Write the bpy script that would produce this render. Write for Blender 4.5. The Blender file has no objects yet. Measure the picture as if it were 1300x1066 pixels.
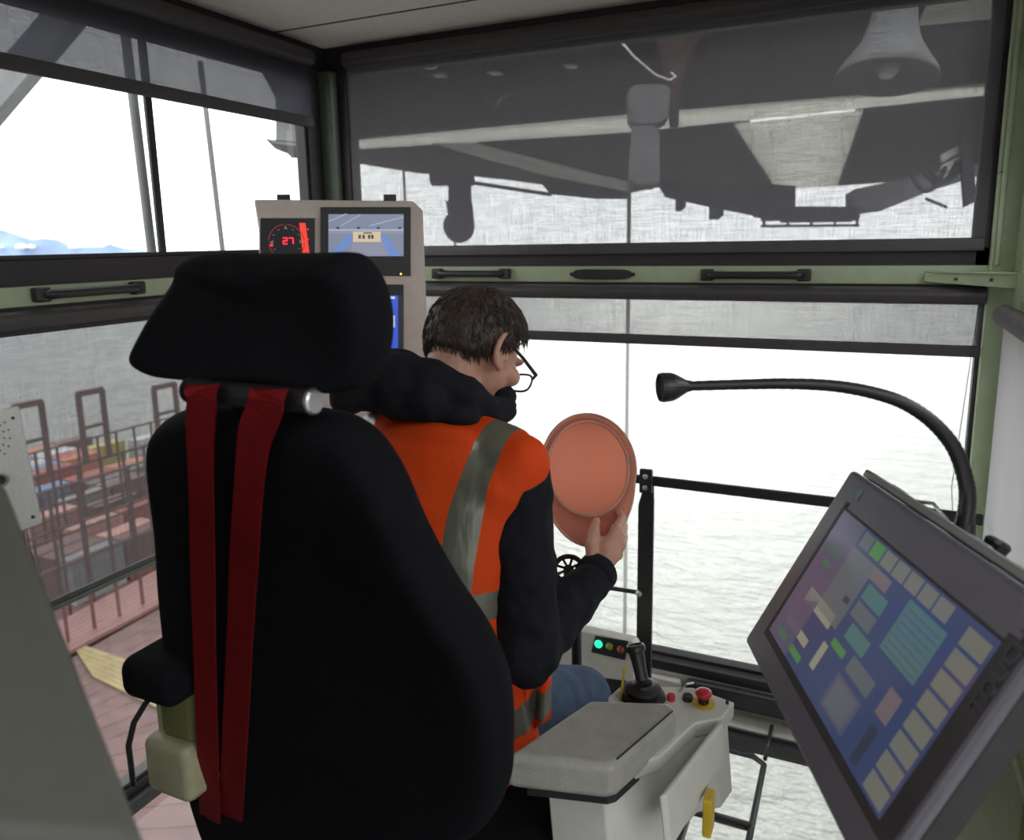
SKY=3.6; SUN=2.5; EXPO=0.0
import bpy, bmesh, math, random
from mathutils import Vector, Matrix, noise
random.seed(7)
PI=math.pi
sc=bpy.context.scene
COL=sc.collection
# ------------------------------------------------------------------ camera
F=980.0; YAW=.43104; PIT=.1838; ROLL=-.0175; H=1.78
def axes():
    cy,sy,cp,sp=math.cos(YAW),math.sin(YAW),math.cos(PIT),math.sin(PIT)
    f=Vector((-sy*cp,cy*cp,-sp)); r=Vector((cy,sy,0)); u=r.cross(f)
    c,s=math.cos(ROLL),math.sin(ROLL)
    return c*r+s*u, -s*r+c*u, f
CR,CU,CF=axes(); C0=Vector((0,0,H))
cam=bpy.data.cameras.new('camera'); co=bpy.data.objects.new('camera',cam); COL.objects.link(co)
m=Matrix((CR,CU,-CF)).transposed().to_4x4(); m.translation=C0; co.matrix_world=m
cam.sensor_width=36; cam.lens=36*F/1300; cam.shift_y=-45/1300; cam.clip_start=.02; cam.clip_end=20000
cam.dof.use_dof=True; cam.dof.focus_distance=1.65; cam.dof.aperture_fstop=4.5
sc.camera=co
def ray(x,y): return CR*((x-650)/F)+CU*((488-y)/F)+CF
def W(x,y,d): return C0+ray(x,y)*d                       # a surveyed point: picture direction and distance
def WA(x,y,ax,v):
    r=ray(x,y); return C0+r*((v-C0[ax])/r[ax])
def WX(x,y,v): return WA(x,y,0,v)
def WY(x,y,v): return WA(x,y,1,v)
def WZ(x,y,v): return WA(x,y,2,v)
XL=-2.119; XR=.44; YF=2.79; YB=-1.0; ZC=H+.80
X=Vector((1,0,0)); Y=Vector((0,1,0)); Z=Vector((0,0,1))
# ------------------------------------------------------------------ materials
def newmat(name):
    m=bpy.data.materials.new(name); m.use_nodes=True; nt=m.node_tree
    for n in list(nt.nodes): nt.nodes.remove(n)
    out=nt.nodes.new('ShaderNodeOutputMaterial'); return m,nt,out
def nd(nt,t,**kw):
    n=nt.nodes.new(t)
    for k,v in kw.items():
        if k in n.inputs: n.inputs[k].default_value=v
        else: setattr(n,k,v)
    return n
def mat(name,col,rough=.5,metal=0,noise_amt=.12,scale=30,bump=0,bscale=200,spec=.5,emit=None,es=0,coat=0,sheen=0,trans=0,sub=0):
    m,nt,out=newmat(name)
    b=nd(nt,'ShaderNodeBsdfPrincipled'); b.inputs['Roughness'].default_value=rough; b.inputs['Metallic'].default_value=metal
    b.inputs['Specular IOR Level'].default_value=spec
    if coat: b.inputs['Coat Weight'].default_value=coat; b.inputs['Coat Roughness'].default_value=.06
    if sheen: b.inputs['Sheen Weight'].default_value=sheen
    if sub: b.inputs['Subsurface Weight'].default_value=sub; b.inputs['Subsurface Radius'].default_value=(.02,.008,.004); b.inputs['Subsurface Scale'].default_value=.5
    tc=nd(nt,'ShaderNodeTexCoord')
    if noise_amt:
        n=nd(nt,'ShaderNodeTexNoise'); n.inputs['Scale'].default_value=scale; n.inputs['Detail'].default_value=4
        nt.links.new(tc.outputs['Object'],n.inputs['Vector'])
        r=nd(nt,'ShaderNodeMapRange'); r.inputs['To Min'].default_value=1-noise_amt; r.inputs['To Max'].default_value=1+noise_amt
        r.inputs['From Min'].default_value=.3; r.inputs['From Max'].default_value=.7
        nt.links.new(n.outputs['Fac'],r.inputs['Value'])
        v=nd(nt,'ShaderNodeVectorMath',operation='SCALE'); v.inputs[0].default_value=col[:3]
        nt.links.new(r.outputs[0],v.inputs['Scale']); nt.links.new(v.outputs[0],b.inputs['Base Color'])
    else: b.inputs['Base Color'].default_value=(*col,1)
    if bump:
        n2=nd(nt,'ShaderNodeTexNoise'); n2.inputs['Scale'].default_value=bscale; n2.inputs['Detail'].default_value=3
        nt.links.new(tc.outputs['Object'],n2.inputs['Vector'])
        bp=nd(nt,'ShaderNodeBump'); bp.inputs['Strength'].default_value=bump; bp.inputs['Distance'].default_value=.002
        nt.links.new(n2.outputs['Fac'],bp.inputs['Height']); nt.links.new(bp.outputs[0],b.inputs['Normal'])
    if emit: b.inputs['Emission Color'].default_value=(*emit,1); b.inputs['Emission Strength'].default_value=es
    last=b.outputs[0]
    if trans:
        t=nd(nt,'ShaderNodeBsdfTranslucent'); t.inputs['Color'].default_value=(*col,1)
        mx=nd(nt,'ShaderNodeMixShader'); mx.inputs[0].default_value=trans
        nt.links.new(last,mx.inputs[1]); nt.links.new(t.outputs[0],mx.inputs[2]); last=mx.outputs[0]
    nt.links.new(last,out.inputs[0])
    return m
def emat(name,col,s):
    m,nt,out=newmat(name)
    b=nd(nt,'ShaderNodeBsdfPrincipled'); b.inputs['Base Color'].default_value=(.01,.01,.01,1); b.inputs['Roughness'].default_value=.35
    b.inputs['Emission Color'].default_value=(*col,1); b.inputs['Emission Strength'].default_value=s
    nt.links.new(b.outputs[0],out.inputs[0]); return m
def mesh_fabric(name,col,openness,tr=.35,sc_=(1,1,1),streak=.5):
    # woven sun screen cloth: pin holes let light through, yarns scatter it
    m,nt,out=newmat(name)
    tc=nd(nt,'ShaderNodeTexCoord')
    def st(sx,sy,sz):
        mp=nd(nt,'ShaderNodeMapping'); mp.inputs['Scale'].default_value=(sx,sy,sz)
        nt.links.new(tc.outputs['Object'],mp.inputs['Vector'])
        n=nd(nt,'ShaderNodeTexNoise'); n.inputs['Scale'].default_value=1; n.inputs['Detail'].default_value=2
        nt.links.new(mp.outputs[0],n.inputs['Vector']); return n.outputs['Fac']
    a=st(320,320,14); b_=st(14,14,320)
    add=nd(nt,'ShaderNodeMath',operation='ADD'); nt.links.new(a,add.inputs[0]); nt.links.new(b_,add.inputs[1])
    r=nd(nt,'ShaderNodeMapRange'); r.inputs['From Min'].default_value=.7; r.inputs['From Max'].default_value=1.3
    r.inputs['To Min'].default_value=max(0,openness*(1-streak)); r.inputs['To Max'].default_value=openness*(1+streak)
    nt.links.new(add.outputs[0],r.inputs['Value'])
    d=nd(nt,'ShaderNodeBsdfDiffuse'); d.inputs['Color'].default_value=(*col,1)
    t=nd(nt,'ShaderNodeBsdfTranslucent'); t.inputs['Color'].default_value=(*col,1)
    mx=nd(nt,'ShaderNodeMixShader'); mx.inputs[0].default_value=tr
    nt.links.new(d.outputs[0],mx.inputs[1]); nt.links.new(t.outputs[0],mx.inputs[2])
    tp=nd(nt,'ShaderNodeBsdfTransparent')
    m2=nd(nt,'ShaderNodeMixShader'); nt.links.new(r.outputs[0],m2.inputs[0])
    nt.links.new(mx.outputs[0],m2.inputs[1]); nt.links.new(tp.outputs[0],m2.inputs[2])
    nt.links.new(m2.outputs[0],out.inputs[0]); return m
def glass_mat(name,tint=(.95,.97,.96)):
    m,nt,out=newmat(name)
    tp=nd(nt,'ShaderNodeBsdfTransparent'); tp.inputs['Color'].default_value=(*tint,1)
    g=nd(nt,'ShaderNodeBsdfGlossy'); g.inputs['Roughness'].default_value=.02
    fr=nd(nt,'ShaderNodeFresnel'); fr.inputs['IOR'].default_value=1.3
    geo=nd(nt,'ShaderNodeNewGeometry'); inv=nd(nt,'ShaderNodeMath',operation='SUBTRACT'); inv.inputs[0].default_value=1; nt.links.new(geo.outputs['Backfacing'],inv.inputs[1])
    mu=nd(nt,'ShaderNodeMath',operation='MULTIPLY'); nt.links.new(fr.outputs[0],mu.inputs[0]); nt.links.new(inv.outputs[0],mu.inputs[1])
    mx=nd(nt,'ShaderNodeMixShader'); nt.links.new(mu.outputs[0],mx.inputs[0])
    nt.links.new(tp.outputs[0],mx.inputs[1]); nt.links.new(g.outputs[0],mx.inputs[2])
    nt.links.new(mx.outputs[0],out.inputs[0]); return m
M={}
M['black']=mat('black_metal',(.022,.021,.022),.45,bump=.1)
M['frame']=mat('window_rubber_frame',(.026,.021,.024),.55)
M['brownbar']=mat('dark_aluminium_bar',(.062,.052,.056),.45,0)
M['green']=mat('pale_green_paint',(.40,.47,.31),.35,noise_amt=.05)
M['dkgreen']=mat('dark_green_paint',(.07,.09,.065),.4)
M['ceil']=mat('ceiling_panel',(.93,.86,.82),.75,noise_amt=.04,bump=.2,bscale=400)
M['beige']=mat('beige_panel',(.50,.48,.42),.6,noise_amt=.05)
M['floor']=mat('dark_floor_rubber',(.05,.05,.05),.7,bump=.4,bscale=120)
M['glass']=glass_mat('window_glass')
M['blindF']=mesh_fabric('sunscreen_front',(.145,.137,.15),.215,.30,streak=.35)
M['blindL']=mesh_fabric('sunscreen_side',(.075,.075,.09),.045,.4,streak=.35)
M['blindLL']=mesh_fabric('sunscreen_side_lower',(.105,.10,.10),.31,.30,streak=.25)
M['blindR']=mesh_fabric('sunscreen_right',(.50,.49,.50),.04,.3)
M['roller']=mat('roller_tube_fabric',(.16,.15,.155),.7,bump=.3,bscale=400)
M['seat']=mat('black_seat_fabric',(.008,.008,.010),.95,bump=.5,bscale=500,spec=.1)
M['strap']=mat('red_harness_webbing',(.17,.004,.006),.7,bump=.5,bscale=600,spec=.2)
M['chrome']=mat('brushed_steel',(.55,.55,.56),.3,.9)
M['leather']=mat('grey_leather',(.36,.345,.31),.45,bump=.6,bscale=260,noise_amt=.08)
M['white']=mat('white_powder_coat',(.62,.61,.57),.45,noise_amt=.04)
M['offwhite']=mat('offwhite_enamel',(.70,.58,.53),.45,noise_amt=.04)
M['greycab']=mat('greygreen_laminate',(.105,.105,.088),.5,noise_amt=.03)
M['plate']=mat('speckled_steel_plate',(.55,.55,.52),.5,.2,noise_amt=.08,scale=300)
M['olive']=mat('olive_plastic',(.14,.145,.05),.55)
M['cream']=mat('cream_plastic',(.36,.34,.22),.5)
M['skin']=mat('skin',(.58,.30,.22),.5,noise_amt=.06,scale=60,bump=.25,bscale=300,sub=.15)
M['hair']=mat('dark_brown_hair',(.055,.038,.029),.6,noise_amt=.4,scale=150)
M['hood']=mat('black_fleece',(.011,.011,.016),.85,bump=.6,bscale=300,spec=.2)
M['jeans']=mat('blue_denim',(.06,.10,.18),.85,bump=.6,bscale=500,noise_amt=.25,scale=25)
M['helmet']=mat('orange_plastic_shell',(1.0,.60,.48),.4,noise_amt=.08,scale=15,trans=.8)
M['red']=mat('red_plastic',(.5,.02,.03),.35)
M['yellow']=mat('yellow_plastic',(.6,.42,.03),.5)
M['rubber']=mat('black_rubber',(.02,.018,.02),.4)
M['bezel']=mat('grey_monitor_bezel',(.12,.11,.135),.38,noise_amt=.03)
M['bezelside']=mat('steel_monitor_side',(.26,.25,.235),.4,.3,noise_amt=.05)
M['darktext']=mat('dark_print',(.03,.03,.04),.4)
M['print']=mat('pale_print',(.4,.4,.38),.5)
# ------------------------------------------------------------------ mesh helpers
def frame_from(a,b):
    d=(b-a).normalized(); up=Z if abs(d.z)<.95 else X
    s=d.cross(up).normalized(); return s,s.cross(d).normalized(),d
def box(bm,c,s,R=None):
    c=Vector(c); vs=[]
    for i in (-1,1):
        for j in (-1,1):
            for k in (-1,1):
                v=Vector((i*s[0]/2,j*s[1]/2,k*s[2]/2))
                if R is not None: v=R@v
                vs.append(bm.verts.new(c+v))
    for q in ((0,1,3,2),(4,6,7,5),(0,4,5,1),(2,3,7,6),(0,2,6,4),(1,5,7,3)): bm.faces.new([vs[i] for i in q])
def bx(bm,x0,x1,y0,y1,z0,z1): box(bm,((x0+x1)/2,(y0+y1)/2,(z0+z1)/2),(abs(x1-x0),abs(y1-y0),abs(z1-z0)))
def tube(bm,pts,rad,n=12,cap=True,flat=None):
    pts=[Vector(p) for p in pts]
    if not hasattr(rad,'__len__'): rad=[rad]*len(pts)
    rings=[]; s=None
    for i,p in enumerate(pts):
        t=(pts[min(i+1,len(pts)-1)]-pts[max(i-1,0)]).normalized()
        if s is None:
            up=Z if abs(t.z)<.9 else X
            s=t.cross(up).normalized()
        else: s=(s-t*s.dot(t)).normalized()
        u=t.cross(s)
        rings.append([bm.verts.new(p+(s*math.cos(2*PI*k/n)+u*math.sin(2*PI*k/n))*rad[i]) for k in range(n)])
    for a,b in zip(rings,rings[1:]):
        for k in range(n): bm.faces.new((a[k],a[(k+1)%n],b[(k+1)%n],b[k]))
    if cap: bm.faces.new(rings[0][::-1]); bm.faces.new(rings[-1])
def bar(bm,a,b,w,h,up=Z):
    a=Vector(a);b=Vector(b); d=(b-a); L=d.length; d.normalize()
    if abs(d.dot(up))>.98: up=X if abs(d.x)<.9 else Y
    s=d.cross(up).normalized(); u=s.cross(d)
    R=Matrix((s,d,u)).transposed(); box(bm,(a+b)/2,(w,L,h),R)
def prism(bm,poly,vec):
    vec=Vector(vec); a=[bm.verts.new(Vector(p)) for p in poly]; b=[bm.verts.new(Vector(p)+vec) for p in poly]
    n=len(a)
    bm.faces.new(a[::-1]); bm.faces.new(b)
    for i in range(n): bm.faces.new((a[i],a[(i+1)%n],b[(i+1)%n],b[i]))
def quadf(bm,pts,mi=0):
    f=bm.faces.new([bm.verts.new(Vector(p)) for p in pts]); f.material_index=mi; return f
def lathe(bm,o,ax,prof,n=24):
    ax=Vector(ax).normalized(); up=Z if abs(ax.z)<.9 else X
    s=ax.cross(up).normalized(); u=ax.cross(s); rings=[]
    for r,h in prof:
        rings.append([bm.verts.new(Vector(o)+ax*h+(s*math.cos(2*PI*k/n)+u*math.sin(2*PI*k/n))*max(r,1e-4)) for k in range(n)])
    for a,b in zip(rings,rings[1:]):
        for k in range(n): bm.faces.new((a[k],a[(k+1)%n],b[(k+1)%n],b[k]))
    bm.faces.new(rings[0][::-1]); bm.faces.new(rings[-1])
def ell(bm,c,r,R=None,seg=20,rings=12):
    mt=Matrix.Translation(Vector(c))@((R.to_4x4() if R is not None else Matrix.Identity(4)))@Matrix.Diagonal((r[0],r[1],r[2],1))
    bmesh.ops.create_uvsphere(bm,u_segments=seg,v_segments=rings,radius=1,matrix=mt)
def capsule(bm,a,b,ra,rb,n=14):
    a=Vector(a);b=Vector(b); d=(b-a).normalized(); pts=[];rr=[]
    for k in range(5):
        t=k/4*PI/2; pts.append(a-d*ra*math.cos(t)); rr.append(max(ra*math.sin(t),.0005))
    for k in range(5):
        t=k/4*PI/2; pts.append(b+d*rb*math.sin(t)); rr.append(max(rb*math.cos(t),.0005))
    tube(bm,pts,rr,n)
def loft(bm,secs,n=28,pw=1.0):
    # secs: (centre, side vector*half width, front vector*half depth)
    rings=[]
    for c,s,f in secs:
        ring=[]
        for k in range(n):
            a=2*PI*k/n; ca,sa=math.cos(a),math.sin(a)
            ca=math.copysign(abs(ca)**pw,ca); sa=math.copysign(abs(sa)**pw,sa)
            ring.append(bm.verts.new(Vector(c)+s*ca+f*sa))
        rings.append(ring)
    for a,b in zip(rings,rings[1:]):
        for k in range(n): bm.faces.new((a[k],a[(k+1)%n],b[(k+1)%n],b[k]))
    bm.faces.new(rings[0][::-1]); bm.faces.new(rings[-1])
def finish(name,bm,ms,parent=None,smooth=False,bevel=0,bseg=2,origin=None,recalc=True,remesh=0,smoothit=0,sub=0,solid=0,angle=None):
    if recalc: bmesh.ops.recalc_face_normals(bm,faces=bm.faces[:])
    me=bpy.data.meshes.new(name)
    if origin is None:
        if parent is not None: origin=parent.location.copy()
        else:
            lo=Vector((min(v.co.x for v in bm.verts),min(v.co.y for v in bm.verts),min(v.co.z for v in bm.verts)))
            hi=Vector((max(v.co.x for v in bm.verts),max(v.co.y for v in bm.verts),max(v.co.z for v in bm.verts)))
            origin=Vector(((lo.x+hi.x)/2,(lo.y+hi.y)/2,lo.z))
    origin=Vector(origin)
    # origin of the world position; children of children subtract parents' world position
    if parent is not None:
        wp=wpos(parent); bmesh.ops.translate(bm,verts=bm.verts[:],vec=-wp)
    else: bmesh.ops.translate(bm,verts=bm.verts[:],vec=-origin)
    bm.to_mesh(me); bm.free()
    o=bpy.data.objects.new(name,me); COL.objects.link(o)
    if parent is not None: o.parent=parent
    else: o.location=origin
    if not isinstance(ms,(list,tuple)): ms=[ms]
    for mm in ms: me.materials.append(M[mm] if isinstance(mm,str) else mm)
    if smooth:
        for p in me.polygons: p.use_smooth=True
    if solid:
        s=o.modifiers.new('solid','SOLIDIFY'); s.thickness=solid; s.offset=0
    if remesh:
        r=o.modifiers.new('remesh','REMESH'); r.mode='VOXEL'; r.voxel_size=remesh; r.use_smooth_shade=True
    if smoothit:
        s=o.modifiers.new('smooth','SMOOTH'); s.iterations=smoothit; s.factor=.5
    if bevel:
        b=o.modifiers.new('bevel','BEVEL'); b.width=bevel; b.segments=bseg; b.limit_method='ANGLE'; b.angle_limit=math.radians(35)
        for p in me.polygons: p.use_smooth=True
        w=o.modifiers.new('wn','WEIGHTED_NORMAL'); w.keep_sharp=False
    if sub:
        s=o.modifiers.new('sub','SUBSURF'); s.levels=sub; s.render_levels=sub
    return o
def wpos(o):
    p=o.location.copy()
    while o.parent: o=o.parent; p=p+o.location
    return p
def B(): return bmesh.new()
def thing(name,label,cat,loc,group=None):
    o=bpy.data.objects.new(name,None); COL.objects.link(o); o.location=loc; o.empty_display_size=.05
    return tag(o,label,cat,group)
def tag(o,label,cat,group=None,kind=None):
    o['label']=label; o['category']=cat
    if group: o['group']=group
    if kind: o['kind']=kind
    return o
def lab(o,l): o['label']=l; return o
def struct(o,label=None,cat=None):
    o['kind']='structure'
    if label: o['label']=label
    if cat: o['category']=cat
    return o
def copy_tree(o,parent=None,loc=None):
    c=o.copy(); COL.objects.link(c); c.parent=parent
    if loc is not None: c.location=loc
    for ch in [k for k in bpy.data.objects if k.parent==o]: copy_tree(ch,c)
    return c
z=lambda r:H+r
# ================================================================== SETTING
b=B(); bx(b,XL-.1,XR+.1,YB-.1,YF+.1,ZC,ZC+.08)
struct(finish('ceiling',b,'ceil'),'beige micro-perforated ceiling panels','ceiling')
for i,yy in enumerate((YF-.30,)):
    b=B(); bx(b,XL,XR,yy-.003,yy+.003,ZC-.003,ZC+.01)
    o=struct(finish('trim_%d'%(i+1),b,'black'),'dark joint line between two ceiling panels','trim')
# floor slab with glazed openings left and front right
FX0,FX1,FY0,FY1=-.44,.30,1.55,2.66
b=B()
bx(b,-1.45,FX0,YB,YF,-.08,0); bx(b,FX1,XR,YB,YF,-.08,0); bx(b,FX0,FX1,YB,FY0,-.08,0); bx(b,FX0,FX1,FY1,YF,-.08,0)
bx(b,XL,-1.45,YB,.9,-.08,0)
struct(finish('floor',b,'floor'),'dark floor of the cab','floor')
def window(n,x0,x1,y0,y1,z0,z1,axis,fr,label,fw=.025,mull=(),glass='glass'):
    """glazed frame in the wall; axis = normal axis"""
    b=B()
    def rb(a0,a1,c0,c1):
        if axis==0: bx(b,x0,x1,a0,a1,c0,c1)
        elif axis==1: bx(b,a0,a1,y0,y1,c0,c1)
        else: bx(b,a0,a1,c0,c1,z0,z1)
    A0,A1,K0,K1=(y0,y1,z0,z1) if axis==0 else ((x0,x1,z0,z1) if axis==1 else (x0,x1,y0,y1))
    rb(A0,A1,K0,K0+fw); rb(A0,A1,K1-fw,K1); rb(A0,A0+fw,K0+fw,K1-fw); rb(A1-fw,A1,K0+fw,K1-fw)
    for m0,m1 in mull: bx(b,x1-.014,x1,m0,m1,K0+fw,K1-fw)
    o=struct(finish('window_%d'%n,b,fr,bevel=.003),label,'window')
    g=B(); t=.006
    if axis==0: xc=x0+.015; bx(g,xc-t/2,xc+t/2,y0+fw*.5,y1-fw*.5,z0+fw*.5,z1-fw*.5)
    elif axis==1: yc=y1-.015; bx(g,x0+fw*.5,x1-fw*.5,yc-t/2,yc+t/2,z0+fw*.5,z1-fw*.5)
    else: bx(g,x0+fw*.5,x1-fw*.5,y0+fw*.5,y1-fw*.5,z0,z0+t)
    finish('pane',g,glass,o); return o
T=.07
# front wall: header, sill band, skirting, posts
b=B(); bx(b,XL-T,XR,YF,YF+T,z(.70),ZC)
bx(b,XL-T,-2.02,YF,YF+T,z(-.10),z(.70)); bx(b,.30,.335,YF,YF+T,z(-.10),z(.70))
bx(b,XL-T,-2.02,YF,YF+T,-.08,z(-.21)); 
bx(b,XL-T,XR,YF,YF+T,z(-.215),z(-.158)); bx(b,XL-T,XR,YF,YF+T,z(-.098),z(-.045))
struct(finish('wall_front',b,'frame'),'dark window surround of the front wall','wall')
b=B(); bx(b,XL-T,XR,YF-.012,YF+T,z(-.158),z(-.098)); 
struct(finish('trim_2',b,'green',bevel=.004),'pale green steel crossbeam between upper and lower front windows','trim')
b=B(); bx(b,.335,XR+T,YF-.03,YF+T,-.08,ZC); bx(b,.40,XR+T,YF-.16,YF-.03,-.08,ZC)
bx(b,.345,.36,YF-.045,YF-.03,z(-.1),ZC)
struct(finish('trim_3',b,'green',bevel=.006),'pale green corner post at the right of the front windows','trim')
b=B(); bx(b,XL-T,-2.06,YF-.05,YF,-.08,ZC-.1)
struct(finish('trim_4',b,'dkgreen',bevel=.006),'dark green corner post between left and front windows','trim')
b=B(); bx(b,XL-T,XR,YF-.03,YF+T,-.08,z(-1.665))
struct(finish('baseboard_front',b,'beige',bevel=.004),'beige skirting panel under the front window','baseboard')
b=B(); bx(b,XL-T,XR,YF-.035,YF+T,z(-1.665),z(-1.625))
struct(finish('trim_5',b,'black',bevel=.004),'black sill under the lower front window','trim')
window(1,-2.02,.30,YF+.01,YF+.06,z(-.045),z(.70),1,'frame','wide upper front window with sun screen pulled down',.012)
window(2,-2.02,.335,YF+.01,YF+.06,z(-1.625),z(-.21),1,'frame','tall lower front window looking onto the water',.012)
# left wall
b=B(); bx(b,XL-T,XL,YB,YF,z(.67),ZC); bx(b,XL-T,XL,2.66,YF,-.08,z(.67))
bx(b,XL-T,XL,YB,.6,-.08,z(.67)); bx(b,XL-T,XL,.6,2.66,z(-.10),z(-.03)); bx(b,XL-T,XL,.6,2.66,z(-.22),z(-.156))
bx(b,XL-T,XL,.6,2.66,-.08,.02)
struct(finish('wall_left',b,'frame'),'dark window surround of the left wall','wall')
b=B(); bx(b,XL-T,XL+.012,.6,2.70,z(-.156),z(-.10))
struct(finish('trim_6',b,'green',bevel=.004),'pale green steel beam under the upper left window','trim')
window(3,XL-.06,XL-.01,.6,2.66,z(-.03),z(.67),0,'frame','upper left window with sun screen half lowered',.015,mull=((1.872,1.898),))
window(4,XL-.06,XL-.01,.6,2.66,.02,z(-.22),0,'frame','lower left window overlooking the ship deck',.015)
b=B(); tube(b,[(XL+.012,.6,z(-1.03)),(XL+.012,2.66,z(-1.025))],.013); bx(b,XL,XL+.02,.6,2.66,z(-1.035),z(-1.015))
struct(finish('trim_7',b,'dkgreen',smooth=False),'dark green rail across the lower left window','trim')
window(5,XL,-1.45,.9,YF-.03,-.05,-.01,2,'black','floor window along the left side',.03)
window(6,FX0,FX1,FY0,FY1,-.05,-.01,2,'black','floor window at the right of the operator',.03)
b=B(); bx(b,-.56,.30,2.665,YF-.03,0,.006)
struct(finish('trim_9',b,'beige'),'beige floor strip in front of the duct','trim')
b=B(); tube(b,[(FX0,2.50,.02),(-.26,2.50,.02),(-.22,2.47,.02),(-.22,2.2,.02),(-.22,1.7,.02)],.010,8); tube(b,[(-.22,2.50,.02),(-.22,2.70,.02)],.007,8); tube(b,[(FX0,2.16,.02),(-.22,2.16,.02)],.014,8)
tag(finish('floor_guard_bars',b,'black',smooth=True),'thin black guard bars over the floor window beside the console','guard bars')
# right wall, back wall
b=B(); bx(b,XR,XR+T,YB,-.6,-.08,ZC); bx(b,XR,XR+T,2.62,YF,-.08,ZC); bx(b,XR,XR+T,-.6,2.62,-.08,.25); bx(b,XR,XR+T,-.6,2.62,z(-.23),z(-.04)); bx(b,XR,XR+T,-.6,2.62,z(.68),ZC)
struct(finish('wall_right',b,'beige'),'beige right wall behind the sun screens','wall')
window(7,XR+.01,XR+.06,-.6,2.62,.25,z(-.23),0,'frame','lower right window covered by a grey sun screen',.02)
window(8,XR+.01,XR+.06,-.6,2.62,z(-.04),z(.68),0,'frame','upper right window',.02)
b=B(); bx(b,XL-T,XR+T,YB-T,YB,-.08,1.2); bx(b,XL-T,XR+T,YB-T,YB,z(.5),ZC); bx(b,XL-T,-1.5,YB-T,YB,1.2,z(.5)); bx(b,-.3,XR+T,YB-T,YB,1.2,z(.5))
M['tinted']=glass_mat('tinted_glass',(.85,.85,.85))
window(9,-1.5,-.3,YB-.06,YB-.01,1.2,z(.5),1,'frame','tinted back window added out of view to light the cab',.02,glass='tinted')  # unseen window, added so more sky light reaches the interior from behind
struct(finish('wall_back',b,'beige'),'beige back wall','wall')
b=B(); bx(b,XR-.05,XR,YB,YF-.16,z(-.19),z(-.11))
struct(finish('trim_8',b,'green',bevel=.005),'pale green beam along the right wall','trim')

# ================================================================== BLINDS
def chain(name,parent,pts,r=.0022):
    b=B()
    for a,c in zip(pts,pts[1:]):
        a=Vector(a);c=Vector(c);L=(c-a).length;n=max(2,int(L/.0065))
        for k in range(n):
            p=a.lerp(c,k/n); bmesh.ops.create_icosphere(b,subdivisions=1,radius=r,matrix=Matrix.Translation(p))
        tube(b,[a,c],.0006,4)
    return finish(name,b,'rubber',parent)
def blind(label,x0,x1,y0,y1,ztop,zfab,axis,fab,tuber=.028,barh=.035,chainpts=None,case=True):
    """roller blind: tube/casing at ztop, cloth down to zfab, bottom bar"""
    o=thing('roller_blind',label,'blind',Vector(((x0+x1)/2,(y0+y1)/2,zfab)))
    b=B()
    if axis==1: tube(b,[(x0,y0,ztop),(x1,y0,ztop)],tuber,16)
    else: tube(b,[(x0,y0,ztop),(x0,y1,ztop)],tuber,16)
    finish('roller_tube',b,'brownbar' if case else 'roller',o,smooth=False)
    b=B(); nx=30
    if axis==1:
        rows=[[b.verts.new((x0+(x1-x0)*i/nx,y0+.0015*math.sin(i*1.7),zz)) for i in range(nx+1)] for zz in (zfab,ztop)]
    else:
        rows=[[b.verts.new((x0+.0015*math.sin(i*1.7),y0+(y1-y0)*i/nx,zz)) for i in range(nx+1)] for zz in (zfab,ztop)]
    for i in range(nx): b.faces.new((rows[0][i],rows[0][i+1],rows[1][i+1],rows[1][i]))
    finish('fabric',b,fab,o)
    b=B()
    if axis==1: bx(b,x0,x1,y0-.008,y0+.008,zfab-barh,zfab)
    else: bx(b,x0-.008,x0+.008,y0,y1,zfab-barh,zfab)
    finish('bottom_bar',b,'brownbar',o,bevel=.004)
    if chainpts: chain('pull_chain',o,chainpts)
    return o
blind('black sun screen lowered over the whole wide upper front window',-1.995,.318,YF-.022,0,z(.735),z(-.014),1,'blindF',.033,.04,
      [(.325,YF-.03,z(.7)),(.312,YF-.035,z(.25)),(.325,YF-.035,z(.17)),(.35,YF-.035,z(.18)),(.352,YF-.03,z(.7))])
blind('short sun screen let down a little way over the tall lower front window',-1.99,.332,YF-.03,0,z(-.19),z(-.345),1,'blindF',.026,.036,
      [(.315,YF-.05,z(-.2)),(.285,YF-.055,z(-.80)),(.30,YF-.055,z(-.93)),(.32,YF-.055,z(-.80)),(.325,YF-.05,z(-.2))])
blind('dark sun screen lowered part way over the upper left window',XL+.022,0,.62,2.66,z(.735),z(.508),0,'blindL',.033,.042)
blind('see-through sun screen lowered to the rail of the lower left window',XL+.026,0,.62,2.66,z(-.19),z(-1.0),0,'blindLL',.026,.014)
blind('grey sun screen lowered over the lower part of the right wall',XR-.075,0,.8,YF-.18,z(-.235),z(-1.5),0,'blindR',.030,.03,case=False)
blind('rolled sun screen at the top of the right wall beside the green post',XR-.045,0,.8,YF-.18,z(.55),z(.26),0,'blindL',.028,.05,case=False)

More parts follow.
